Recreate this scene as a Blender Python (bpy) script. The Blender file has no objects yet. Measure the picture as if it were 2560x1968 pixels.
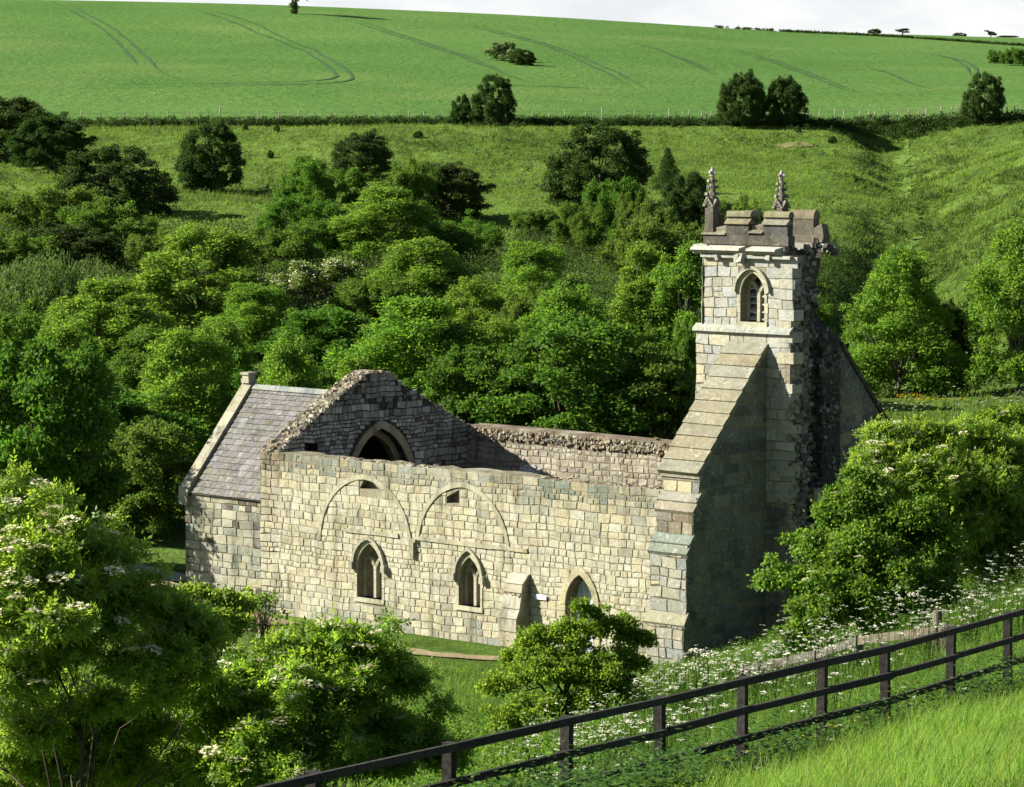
import bpy, bmesh, math, random
import numpy as np
from mathutils import Vector, Matrix
from mathutils.geometry import tessellate_polygon

# ------------------------------------------------------------------ camera, sky, sun, exposure
scene = bpy.context.scene
COL = scene.collection
CAMZ = 14.0
FPX = 8000.0                                   # focal length in pixels of the 2560 px wide frame
PITCH = math.atan((984 - 360) / FPX)
cam_d = bpy.data.cameras.new('camera')
cam_d.sensor_width = 36.0
cam_d.lens = 36.0 * FPX / 2560.0
cam_d.clip_start = 0.5
cam_d.clip_end = 6000
cam = bpy.data.objects.new('camera', cam_d)
COL.objects.link(cam)
cam.location = (0, 0, CAMZ)
cam.rotation_euler = (math.pi / 2 - PITCH, 0, 0)
scene.camera = cam

SUN_EL = math.radians(32.5)
SUN_DIR = Vector((-1.50, 0.02, 0))
SUN_DIR.normalize()
SUN_AZ = math.atan2(SUN_DIR.x, SUN_DIR.y)
SUN_DIR = Vector((SUN_DIR.x * math.cos(SUN_EL), SUN_DIR.y * math.cos(SUN_EL), math.sin(SUN_EL)))
sun_d = bpy.data.lights.new('sun', 'SUN')
sun_d.energy = 5.0
sun_d.angle = math.radians(0.5)
sun_d.color = (1.0, 0.95, 0.84)
sun = bpy.data.objects.new('sun', sun_d)
COL.objects.link(sun)
sun.location = (-60, 40, 60)
sun.rotation_euler = SUN_DIR.to_track_quat('Z', 'Y').to_euler()

world = bpy.data.worlds.new("World")
scene.world = world
world.use_nodes = True
wn, wl = world.node_tree.nodes, world.node_tree.links
wn.clear()
w_out = wn.new('ShaderNodeOutputWorld')
w_bg = wn.new('ShaderNodeBackground')
w_bg.inputs['Strength'].default_value = 0.038
w_sky = wn.new('ShaderNodeTexSky')
w_sky.sky_type = 'NISHITA'
w_sky.sun_disc = False
w_sky.sun_elevation = SUN_EL
w_sky.sun_rotation = SUN_AZ
w_sky.altitude = 150
# a bank of pale cloud low over the northern horizon
w_tc = wn.new('ShaderNodeTexCoord')
w_map = wn.new('ShaderNodeMapping')
w_map.inputs['Scale'].default_value = (1, 1, 3.2)
w_noise = wn.new('ShaderNodeTexNoise')
w_noise.inputs['Scale'].default_value = 17.0
w_noise.inputs['Detail'].default_value = 7
w_noise.inputs['Roughness'].default_value = 0.55
w_ramp = wn.new('ShaderNodeValToRGB')
w_ramp.color_ramp.elements[0].position = 0.36
w_ramp.color_ramp.elements[1].position = 0.60
w_sep = wn.new('ShaderNodeSeparateXYZ')
w_low = wn.new('ShaderNodeMapRange')
w_low.inputs['From Min'].default_value = 0.10
w_low.inputs['From Max'].default_value = 0.22
w_low.inputs['To Min'].default_value = 1.0
w_low.inputs['To Max'].default_value = 0.0
w_mul = wn.new('ShaderNodeMath'); w_mul.operation = 'MULTIPLY'
w_mix = wn.new('ShaderNodeMix'); w_mix.data_type = 'RGBA'
w_mix.inputs['B'].default_value = (9.7, 9.7, 9.7, 1)
w_haze = wn.new('ShaderNodeMix'); w_haze.data_type = 'RGBA'
w_haze.inputs['Factor'].default_value = 0.8
w_haze.inputs['B'].default_value = (8.7, 9.0, 9.5, 1)
w_lowmix = wn.new('ShaderNodeMix'); w_lowmix.data_type = 'RGBA'
wl.new(w_tc.outputs['Generated'], w_map.inputs['Vector'])
wl.new(w_map.outputs['Vector'], w_noise.inputs['Vector'])
wl.new(w_noise.outputs['Fac'], w_ramp.inputs['Fac'])
wl.new(w_tc.outputs['Generated'], w_sep.inputs['Vector'])
wl.new(w_sep.outputs['Z'], w_low.inputs['Value'])
wl.new(w_ramp.outputs['Color'], w_mul.inputs[0])
wl.new(w_low.outputs['Result'], w_mul.inputs[1])
wl.new(w_sky.outputs['Color'], w_haze.inputs['A'])
wl.new(w_low.outputs['Result'], w_lowmix.inputs['Factor'])
wl.new(w_sky.outputs['Color'], w_lowmix.inputs['A'])
wl.new(w_haze.outputs['Result'], w_lowmix.inputs['B'])
wl.new(w_lowmix.outputs['Result'], w_mix.inputs['A'])
wl.new(w_mul.outputs['Value'], w_mix.inputs['Factor'])
wl.new(w_mix.outputs['Result'], w_bg.inputs['Color'])
wl.new(w_bg.outputs['Background'], w_out.inputs['Surface'])

scene.view_settings.view_transform = 'Standard'
scene.view_settings.look = 'None'
scene.view_settings.exposure = 1.5
scene.view_settings.gamma = 1.0
scene.view_settings.use_curve_mapping = False
scene.cycles.max_bounces = 6
scene.cycles.diffuse_bounces = 3
scene.cycles.transmission_bounces = 4
scene.cycles.transparent_max_bounces = 4

# ------------------------------------------------------------------ survey helpers
def ray(px, py):
    F = np.array([0, math.cos(PITCH), -math.sin(PITCH)])
    U = np.array([0, math.sin(PITCH), math.cos(PITCH)])
    return F + np.array([1, 0, 0]) * ((px - 1280) / FPX) + U * ((984 - py) / FPX)

def at_depth(px, py, D):
    """World point seen at photo pixel (2560 wide) and standing D metres out."""
    r = ray(px, py)
    return np.array([0, 0, CAMZ]) + r * (D / r[1])

DISP = 2560 / 2185.0

# ------------------------------------------------------------------ mesh helpers
class MB:
    """Collects faces (with a tint per vertex and a material slot per face) into one mesh."""
    def __init__(self):
        self.v = []; self.f = []; self.t = []; self.m = []
    def add(self, verts, faces, tint=(1, 1, 1), mat=0):
        b = len(self.v)
        self.v.extend([tuple(p) for p in verts])
        self.t.extend([tint] * len(verts))
        for f in faces:
            self.f.append([b + i for i in f]); self.m.append(mat)
    def box(self, x0, x1, y0, y1, z0, z1, tint=(1, 1, 1), mat=0):
        v = [(x0, y0, z0), (x1, y0, z0), (x1, y1, z0), (x0, y1, z0), (x0, y0, z1), (x1, y0, z1), (x1, y1, z1), (x0, y1, z1)]
        self.add(v, [(0, 3, 2, 1), (4, 5, 6, 7), (0, 1, 5, 4), (1, 2, 6, 5), (2, 3, 7, 6), (3, 0, 4, 7)], tint, mat)
    def hexa(self, pts, tint=(1, 1, 1), mat=0):
        self.add(pts, [(0, 3, 2, 1), (4, 5, 6, 7), (0, 1, 5, 4), (1, 2, 6, 5), (2, 3, 7, 6), (3, 0, 4, 7)], tint, mat)
    def chunk(self, c, s, rng, tint=(1, 1, 1), mat=0, flat=0.7):
        """One rough rubble stone."""
        R = Matrix.Rotation(rng.uniform(0, 6.28), 3, 'Z') @ Matrix.Rotation(rng.uniform(-.35, .35), 3, 'X')
        v = []
        for dx, dy, dz in [(-1, -1, -1), (1, -1, -1), (1, 1, -1), (-1, 1, -1), (-1, -1, 1), (1, -1, 1), (1, 1, 1), (-1, 1, 1)]:
            k = .8 if dz > 0 else 1
            p = R @ Vector((dx * k * s * rng.uniform(.7, 1.2), dy * k * s * .75 * rng.uniform(.7, 1.2), dz * s * flat * rng.uniform(.6, 1.1)))
            v.append((c[0] + p.x, c[1] + p.y, c[2] + p.z))
        self.hexa(v, tint, mat)
    def tube(self, pts, radii, n=6, tint=(1, 1, 1), mat=0, cap=True):
        pts = [Vector(p) for p in pts]
        b = len(self.v)
        prev = None
        for i, p in enumerate(pts):
            d = (pts[min(i + 1, len(pts) - 1)] - pts[max(i - 1, 0)])
            d = d.normalized() if d.length > 1e-9 else Vector((0, 0, 1))
            if prev is None:
                a = d.orthogonal().normalized()
            else:
                a = (prev - d * prev.dot(d))
                a = a.normalized() if a.length > 1e-6 else d.orthogonal().normalized()
            prev = a
            c = d.cross(a)
            for k in range(n):
                an = 2 * math.pi * k / n
                q = p + (a * math.cos(an) + c * math.sin(an)) * radii[i]
                self.v.append(tuple(q)); self.t.append(tint)
        for i in range(len(pts) - 1):
            for k in range(n):
                k2 = (k + 1) % n
                self.f.append([b + i * n + k, b + i * n + k2, b + (i + 1) * n + k2, b + (i + 1) * n + k]); self.m.append(mat)
        if cap:
            self.f.append([b + k for k in range(n)][::-1]); self.m.append(mat)
            e = b + (len(pts) - 1) * n
            self.f.append([e + k for k in range(n)]); self.m.append(mat)
    def mesh(self, name, mats, smooth=False):
        me = bpy.data.meshes.new(name)
        me.from_pydata(self.v, [], self.f)
        for m in (mats if isinstance(mats, (list, tuple)) else [mats]):
            me.materials.append(m)
        me.polygons.foreach_set('material_index', np.array(self.m, dtype=np.int32))
        at = me.attributes.new('tint', 'FLOAT_COLOR', 'POINT')
        t = np.ones((len(self.t), 4), np.float32)
        t[:, :3] = np.array(self.t, np.float32).reshape(-1, 3)
        at.data.foreach_set('color', t.ravel())
        if smooth:
            me.polygons.foreach_set('use_smooth', np.ones(len(self.f), bool))
        me.update()
        return me
    def build(self, name, mats, parent=None, smooth=False):
        return link(name, self.mesh(name, mats, smooth), parent)

def link(name, mesh, parent=None):
    o = bpy.data.objects.new(name, mesh)
    COL.objects.link(o)
    if parent is not None:
        o.parent = parent
    return o

def empty(name, loc=(0, 0, 0), rz=0.0, parent=None):
    o = bpy.data.objects.new(name, None)
    o.empty_display_size = 0.3
    COL.objects.link(o)
    o.location = loc
    o.rotation_euler = (0, 0, rz)
    if parent is not None:
        o.parent = parent
    return o

def tag(o, label=None, cat=None, group=None, kind=None):
    if label: o['label'] = label
    if cat: o['category'] = cat
    if group: o['group'] = group
    if kind: o['kind'] = kind
    return o

def quads_mesh(name, V, nper, tint, mats, matidx=None):
    """Fast mesh from an (n*nper,3) vertex array, one nper-gon per face."""
    nf = len(V) // nper
    me = bpy.data.meshes.new(name)
    me.vertices.add(len(V))
    me.vertices.foreach_set('co', np.ascontiguousarray(V, np.float32).ravel())
    me.loops.add(nf * nper)
    me.loops.foreach_set('vertex_index', np.arange(nf * nper, dtype=np.int32))
    me.polygons.add(nf)
    me.polygons.foreach_set('loop_start', np.arange(0, nf * nper, nper, dtype=np.int32))
    me.polygons.foreach_set('loop_total', np.full(nf, nper, dtype=np.int32))
    for m in (mats if isinstance(mats, (list, tuple)) else [mats]):
        me.materials.append(m)
    if matidx is not None:
        me.polygons.foreach_set('material_index', matidx.astype(np.int32))
    at = me.attributes.new('tint', 'FLOAT_COLOR', 'POINT')
    t = np.ones((len(V), 4), np.float32)
    t[:, :3] = np.repeat(tint, nper, axis=0)
    at.data.foreach_set('color', t.ravel())
    me.update(calc_edges=True)
    return me

def norm(a):
    return a / np.maximum(np.linalg.norm(a, axis=-1, keepdims=True), 1e-9)

# value noise for the terrain
_rs = np.random.RandomState(11)
_grid = _rs.rand(256, 256)
def vnoise(x, y):
    x = np.asarray(x, float); y = np.asarray(y, float)
    xi = np.floor(x).astype(int); yi = np.floor(y).astype(int)
    fx = x - xi; fy = y - yi
    fx = fx * fx * (3 - 2 * fx); fy = fy * fy * (3 - 2 * fy)
    g = lambda a, b: _grid[a % 256, b % 256]
    return (g(xi, yi) * (1 - fx) * (1 - fy) + g(xi + 1, yi) * fx * (1 - fy) + g(xi, yi + 1) * (1 - fx) * fy + g(xi + 1, yi + 1) * fx * fy) - 0.5

# ------------------------------------------------------------------ materials
def new_mat(name):
    m = bpy.data.materials.new(name)
    m.use_nodes = True
    n = m.node_tree.nodes; n.clear()
    out = n.new('ShaderNodeOutputMaterial')
    return m, n, m.node_tree.links, out

def mixc(n, l, a, b, fac, mode='MIX'):
    x = n.new('ShaderNodeMix'); x.data_type = 'RGBA'; x.blend_type = mode
    for sock, val in (('A', a), ('B', b), ('Factor', fac)):
        s = x.inputs[sock]
        if hasattr(val, 'links') or hasattr(val, 'is_linked'):
            l.new(val, s)
        elif sock == 'Factor':
            s.default_value = val
        else:
            s.default_value = (*val, 1)
    return x.outputs['Result']

def noise(n, l, vec, scale, detail=4, rough=0.55, out='Fac'):
    t = n.new('ShaderNodeTexNoise')
    t.inputs['Scale'].default_value = scale
    t.inputs['Detail'].default_value = detail
    t.inputs['Roughness'].default_value = rough
    if vec is not None: l.new(vec, t.inputs['Vector'])
    return t.outputs[out]

def ramp(n, l, fac, p0, p1, c0=(0, 0, 0), c1=(1, 1, 1)):
    r = n.new('ShaderNodeValToRGB')
    r.color_ramp.elements[0].position = p0; r.color_ramp.elements[1].position = p1
    r.color_ramp.elements[0].color = (*c0, 1); r.color_ramp.elements[1].color = (*c1, 1)
    l.new(fac, r.inputs['Fac'])
    return r.outputs['Color']

def bump(n, l, h, dist, strength=1.0):
    b = n.new('ShaderNodeBump')
    b.inputs['Distance'].default_value = dist
    b.inputs['Strength'].default_value = strength
    l.new(h, b.inputs['Height'])
    return b.outputs['Normal']

def stone_mat(name, grime=(0.10, 0.09, 0.065), lichen=(0.30, 0.31, 0.26), grime_amt=0.35, lichen_amt=0.35, bump_d=0.02, wash=0.0):
    m, n, l, out = new_mat(name)
    tc = n.new('ShaderNodeTexCoord'); vec = tc.outputs['Object']
    at = n.new('ShaderNodeAttribute'); at.attribute_name = 'tint'
    fine = noise(n, l, vec, 11, 8, 0.72)
    c = mixc(n, l, at.outputs['Color'], (0.85, 0.85, 0.85), 1.0, 'MULTIPLY')
    v = ramp(n, l, fine, 0.25, 0.75, (0.58, 0.58, 0.55), (1.26, 1.26, 1.25))
    c = mixc(n, l, c, v, 1.0, 'MULTIPLY')
    big = noise(n, l, vec, 1.1, 5, 0.6)
    g = ramp(n, l, big, 0.52, 0.70)
    gm = n.new('ShaderNodeMath'); gm.operation = 'MULTIPLY'; gm.inputs[1].default_value = grime_amt
    l.new(g, gm.inputs[0])
    c = mixc(n, l, c, grime, gm.outputs[0])
    pw = ramp(n, l, noise(n, l, vec, 0.75, 5, 0.65), 0.50, 0.66)
    pm = n.new('ShaderNodeMath'); pm.operation = 'MULTIPLY'; pm.inputs[1].default_value = wash
    l.new(pw, pm.inputs[0])
    c = mixc(n, l, c, (0.40, 0.385, 0.30), pm.outputs[0])
    # rain streaks and damp stains running down the wall
    mp = n.new('ShaderNodeMapping'); mp.inputs['Scale'].default_value = (2.6, 2.6, 0.55)
    l.new(vec, mp.inputs['Vector'])
    st = ramp(n, l, noise(n, l, mp.outputs['Vector'], 1.0, 6, 0.62), 0.50, 0.68, (1, 1, 1), (0.50, 0.49, 0.45))
    c = mixc(n, l, c, st, min(1.0, grime_amt * 2.0), 'MULTIPLY')
    sp = noise(n, l, vec, 5.5, 5, 0.7)
    s = ramp(n, l, sp, 0.57, 0.66)
    sm = n.new('ShaderNodeMath'); sm.operation = 'MULTIPLY'; sm.inputs[1].default_value = lichen_amt
    l.new(s, sm.inputs[0])
    c = mixc(n, l, c, lichen, sm.outputs[0])
    b = n.new('ShaderNodeBsdfPrincipled')
    b.inputs['Roughness'].default_value = 0.92
    b.inputs['Specular IOR Level'].default_value = 0.15
    l.new(c, b.inputs['Base Color'])
    l.new(bump(n, l, noise(n, l, vec, 22, 8, 0.7), bump_d), b.inputs['Normal'])
    l.new(b.outputs[0], out.inputs['Surface'])
    return m

def leaf_mat(name, base, trans, tf=0.34, rough=0.5, hue_var=0.22, spec=0.25):
    m, n, l, out = new_mat(name)
    at = n.new('ShaderNodeAttribute'); at.attribute_name = 'tint'
    oi = n.new('ShaderNodeObjectInfo')
    rv = n.new('ShaderNodeMapRange')
    rv.inputs['To Min'].default_value = 1 - hue_var; rv.inputs['To Max'].default_value = 1 + hue_var
    l.new(oi.outputs['Random'], rv.inputs['Value'])
    comb = n.new('ShaderNodeCombineColor')
    l.new(rv.outputs[0], comb.inputs[0]); comb.inputs[1].default_value = 1.0; l.new(rv.outputs[0], comb.inputs[2])
    k = mixc(n, l, at.outputs['Color'], comb.outputs[0], 1.0, 'MULTIPLY')
    c = mixc(n, l, base, k, 1.0, 'MULTIPLY')
    ct = mixc(n, l, trans, k, 1.0, 'MULTIPLY')
    b = n.new('ShaderNodeBsdfPrincipled')
    b.inputs['Roughness'].default_value = rough
    b.inputs['Specular IOR Level'].default_value = spec
    l.new(c, b.inputs['Base Color'])
    t = n.new('ShaderNodeBsdfTranslucent')
    l.new(ct, t.inputs['Color'])
    mx = n.new('ShaderNodeMixShader'); mx.inputs['Fac'].default_value = tf
    l.new(b.outputs[0], mx.inputs[1]); l.new(t.outputs[0], mx.inputs[2])
    l.new(mx.outputs[0], out.inputs['Surface'])
    return m

def plain_mat(name, base, rough=0.8, var=0.35, scale=6.0, bump_d=0.01, stretch=(1, 1, 1), spec=0.2):
    m, n, l, out = new_mat(name)
    tc = n.new('ShaderNodeTexCoord')
    mp = n.new('ShaderNodeMapping'); mp.inputs['Scale'].default_value = stretch
    l.new(tc.outputs['Object'], mp.inputs['Vector'])
    at = n.new('ShaderNodeAttribute'); at.attribute_name = 'tint'
    f = noise(n, l, mp.outputs['Vector'], scale, 6, 0.65)
    v = ramp(n, l, f, 0.3, 0.7, (1 - var,) * 3, (1 + var,) * 3)
    c = mixc(n, l, base, v, 1.0, 'MULTIPLY')
    c = mixc(n, l, c, at.outputs['Color'], 1.0, 'MULTIPLY')
    b = n.new('ShaderNodeBsdfPrincipled')
    b.inputs['Roughness'].default_value = rough
    b.inputs['Specular IOR Level'].default_value = spec
    l.new(c, b.inputs['Base Color'])
    if bump_d:
        l.new(bump(n, l, f, bump_d), b.inputs['Normal'])
    l.new(b.outputs[0], out.inputs['Surface'])
    return m

def ground_mat(name, ca, cb, cc, s1, s2, s3, bump_s=3.0, bump_d=0.12, cc_lo=0.56, cc_hi=0.66):
    """Grassland: two greens mingled at two scales, patches of a third colour."""
    m, n, l, out = new_mat(name)
    tc = n.new('ShaderNodeTexCoord'); vec = tc.outputs['Object']
    a = ramp(n, l, noise(n, l, vec, s1, 5, 0.6), 0.35, 0.65)
    c = mixc(n, l, ca, cb, a)
    b2 = ramp(n, l, noise(n, l, vec, s2, 6, 0.7), 0.3, 0.7, (0.7, 0.72, 0.65), (1.25, 1.22, 1.2))
    c = mixc(n, l, c, b2, 1.0, 'MULTIPLY')
    p = ramp(n, l, noise(n, l, vec, s3, 4, 0.55), cc_lo, cc_hi)
    pm = n.new('ShaderNodeMath'); pm.operation = 'MULTIPLY'; pm.inputs[1].default_value = 0.6
    l.new(p, pm.inputs[0])
    c = mixc(n, l, c, cc, pm.outputs[0])
    d = n.new('ShaderNodeBsdfPrincipled')
    d.inputs['Roughness'].default_value = 0.95
    d.inputs['Specular IOR Level'].default_value = 0.038
    l.new(c, d.inputs['Base Color'])
    l.new(bump(n, l, noise(n, l, vec, bump_s, 7, 0.7), bump_d), d.inputs['Normal'])
    l.new(d.outputs[0], out.inputs['Surface'])
    return m

M = {}
M['stone'] = stone_mat('weathered_limestone', grime=(0.15, 0.14, 0.10), grime_amt=0.72, lichen=(0.33, 0.29, 0.17), lichen_amt=0.45, wash=0.5, bump_d=0.03)
M['grey_stone'] = stone_mat('grey_rubble_stone', grime=(0.05, 0.05, 0.045), lichen=(0.42, 0.43, 0.40), grime_amt=0.5, lichen_amt=0.3)
M['tower_stone'] = stone_mat('tower_ashlar', grime=(0.13, 0.13, 0.12), lichen=(0.40, 0.40, 0.34), grime_amt=0.25, lichen_amt=0.4)
M['dark_stone'] = stone_mat('blackened_parapet_stone', grime=(0.035, 0.032, 0.025), lichen=(0.22, 0.21, 0.15), grime_amt=0.5, lichen_amt=0.35)
M['slate'] = stone_mat('roof_slate', grime=(0.10, 0.11, 0.06), lichen=(0.42, 0.40, 0.40), grime_amt=0.35, lichen_amt=0.3, bump_d=0.006)
M['wood'] = plain_mat('creosoted_fence_wood', (0.021, 0.0185, 0.0155), 0.9, 0.8, 16, 0.012, (1, 1, 1), 0.3)
M['grey_wood'] = plain_mat('weathered_grey_wood', (0.085, 0.078, 0.058), 0.9, 0.5, 8, 0.006)
M['post'] = plain_mat('bleached_fence_post', (0.30, 0.27, 0.21), 0.9, 0.3, 5, 0)
M['wire'] = plain_mat('fence_wire', (0.12, 0.12, 0.11), 0.6, 0.1, 5, 0)
M['door'] = plain_mat('blue_grey_door_paint', (0.34, 0.40, 0.45), 0.7, 0.15, 6, 0.002)
M['iron'] = plain_mat('black_iron', (0.02, 0.02, 0.022), 0.6, 0.2, 8, 0)
M['white_plate'] = plain_mat('white_enamel', (0.72, 0.74, 0.74), 0.4, 0.04, 8, 0)
M['blue_plate'] = plain_mat('blue_grey_enamel', (0.16, 0.25, 0.36), 0.4, 0.1, 30, 0)
M['bark'] = plain_mat('bark', (0.055, 0.045, 0.03), 0.9, 0.4, 10, 0.01)
M['pale_bark'] = plain_mat('pale_bark', (0.16, 0.15, 0.11), 0.9, 0.35, 8, 0.01)
M['path'] = ground_mat('bare_earth_path', (0.21, 0.165, 0.11), (0.26, 0.21, 0.145), (0.12, 0.16, 0.04), 1.2, 8, 2.0, 9, 0.03)
M['paving'] = ground_mat('grey_paving', (0.26, 0.25, 0.25), (0.32, 0.31, 0.31), (0.2, 0.2, 0.19), 1.2, 8, 2.0, 9, 0.02)
M['meadow'] = ground_mat('rough_pasture', (0.074, 0.132, 0.022), (0.130, 0.210, 0.044), (0.040, 0.076, 0.014), 0.10, 1.1, 0.17, 1.6, 0.7, 0.5, 0.62)
M['crop'] = ground_mat('young_cereal_crop', (0.066, 0.142, 0.032), (0.088, 0.170, 0.042), (0.125, 0.185, 0.05), 0.022, 1.1, 0.035, 0.9, 0.5, 0.55, 0.72)
M['track'] = plain_mat('crushed_crop', (0.030, 0.076, 0.020), 0.95, 0.4, 1.5, 0)
M['worn'] = ground_mat('worn_pale_grass', (0.084, 0.148, 0.028), (0.115, 0.190, 0.042), (0.045, 0.09, 0.016), 0.3, 2.0, 0.5, 2.5, 0.12)
M['bare'] = plain_mat('bare_reddish_soil', (0.125, 0.125, 0.042), 0.95, 0.5, 2.5, 0)
# foliage (tinted per leaf by the 'tint' attribute)
M['ash'] = leaf_mat('ash_leaves', (0.082, 0.162, 0.022), (0.245, 0.43, 0.035), 0.45, 0.6, 0.10, 0.12)
M['hawthorn'] = leaf_mat('hawthorn_leaves', (0.034, 0.066, 0.013), (0.07, 0.125, 0.015), 0.28, 0.6, 0.2, 0.12)
M['scrub'] = leaf_mat('scrub_leaves', (0.062, 0.122, 0.018), (0.155, 0.29, 0.025), 0.4, 0.6, 0.2, 0.12)
M['willow'] = leaf_mat('willow_leaves', (0.085, 0.135, 0.036), (0.15, 0.23, 0.04), 0.3, 0.6, 0.1, 0.12)
M['elder'] = leaf_mat('elder_leaves', (0.108, 0.190, 0.026), (0.34, 0.50, 0.045), 0.5, 0.45, 0.06, 0.22)
M['bright'] = leaf_mat('bright_shrub_leaves', (0.100, 0.178, 0.018), (0.30, 0.46, 0.032), 0.48, 0.5, 0.05, 0.2)
M['haw_green'] = leaf_mat('hawthorn_spring_leaves', (0.078, 0.155, 0.018), (0.22, 0.38, 0.03), 0.45, 0.5, 0.03, 0.2)
M['shade_darkened_growth'] = leaf_mat('shade_darkened_rank_growth', (0.026, 0.055, 0.010), (0.05, 0.10, 0.012), 0.25, 0.6, 0.0, 0.1)  # rank leaves, darkened to stand in for shade on the bank and side valley
M['grass'] = leaf_mat('grass_blades', (0.080, 0.165, 0.024), (0.19, 0.34, 0.04), 0.40, 0.6, 0.0, 0.15)
M['herb'] = leaf_mat('nettle_leaves', (0.045, 0.105, 0.016), (0.10, 0.20, 0.02), 0.3, 0.5, 0.0)
M['herb_light'] = leaf_mat('fresh_herb_leaves', (0.075, 0.150, 0.020), (0.19, 0.34, 0.03), 0.4, 0.55, 0.0, 0.15)
M['blossom'] = leaf_mat('cream_blossom', (0.62, 0.60, 0.40), (0.5, 0.5, 0.3), 0.25, 0.7, 0.0, 0.1)
M['white_flower'] = leaf_mat('white_umbels', (0.70, 0.68, 0.56), (0.55, 0.55, 0.42), 0.25, 0.7, 0.0, 0.1)
M['buttercup'] = leaf_mat('buttercup_petals', (0.65, 0.40, 0.01), (0.5, 0.3, 0.01), 0.2, 0.4, 0.0)
# ------------------------------------------------------------------ terrain
# profiles (distance out, height) along nine bearings; a bearing is named by where it crosses the 2560 px frame
PROF = {
    -700: [(0, 12.3), (15, 8.6), (25, 6.0), (38, 3.5), (60, 1.6), (85, .5), (105, .45), (122, .9), (150, 3.2), (297, 15.6), (300.5, 16.2), (520, 38.0), (2600, 40)],
    100: [(0, 12.3), (15, 8.8), (25, 6.3), (38, 3.6), (60, 1.6), (85, .4), (105, .42), (122, .8), (150, 3.0), (296.5, 15.72), (300.5, 16.1), (520, 37.3), (2600, 40)],
    640: [(0, 12.3), (15, 9.3), (24.5, 8.05), (38, 4.4), (60, 1.7), (80, .25), (95, .02), (108, .3), (125, .6), (150, 2.8), (296.5, 15.72), (300.5, 16.15), (520, 36.6), (2600, 38)],
    1280: [(0, 12.3), (15, 9.7), (28.0, 7.86), (40, 5.4), (60, 2.4), (80, .2), (95, 0), (110, .15), (128, .6), (150, 2.5), (296.5, 15.82), (300.5, 16.25), (520, 34.9), (2600, 36)],
    1700: [(0, 12.3), (15, 10), (30.5, 7.72), (45, 5.5), (60, 3.3), (75, 1.2), (84, .05), (95, 0), (110, .2), (150, .9), (170, 2.2), (296.5, 15.82), (300.5, 16.25), (520, 33.2), (2600, 60)],
    1950: [(0, 12.3), (15, 10.1), (32.5, 7.58), (48, 5.5), (60, 4.0), (75, 2.0), (88, .5), (105, .4), (150, .8), (176, 1.6), (296.5, 15.78), (300.5, 16.2), (520, 32.0), (2600, 104.6)],
    2250: [(0, 12.3), (15, 10.2), (35.2, 7.46), (61, 4.55), (85, 1.7), (105, .7), (150, .7), (178, 1.3), (296.5, 15.78), (300.5, 16.25), (520, 31.3), (2600, 102.4)],
    2560: [(0, 12.3), (15, 10.3), (38.8, 7.34), (65, 5.15), (85, 3), (110, 1.4), (150, .9), (178, 1.4), (250, 10.8), (297, 16.4), (300.5, 16.9), (520, 29.6), (2600, 99.1)],
    3400: [(0, 12.3), (15, 10.5), (41, 7.6), (65, 6), (110, 3), (178, 3), (297, 17.5), (301, 18), (520, 28), (2600, 95)],
}
CG = np.arange(-1200, 3901, 25.0)
DG = np.concatenate([np.arange(0, 130, 1.0), np.arange(130, 290, 2.0), np.arange(290, 306, 0.5), np.arange(306, 560, 3.0), np.arange(560, 2700, 40.0)])
_keys = sorted(PROF)
_tab = np.array([np.interp(DG, *zip(*PROF[k])) for k in _keys])
ZT = np.array([[np.interp(c, _keys, _tab[:, j]) for j in range(len(DG))] for c in CG])
def _smooth(a, axis, sig):
    r = int(3 * sig) + 1
    k = np.exp(-0.5 * (np.arange(-r, r + 1) / sig) ** 2); k /= k.sum()
    return np.apply_along_axis(lambda v: np.convolve(np.pad(v, r, mode='edge'), k, 'valid'), axis, a)
ZT = _smooth(ZT, 0, 5)
_sd = _smooth(ZT, 1, 3.0)
_w = np.clip((np.abs(DG - 299) - 3) / 6, 0, 1) * (DG < 505)       # keep the bank under the field fence crisp
ZT = ZT * (1 - _w) + _sd * _w

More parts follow.
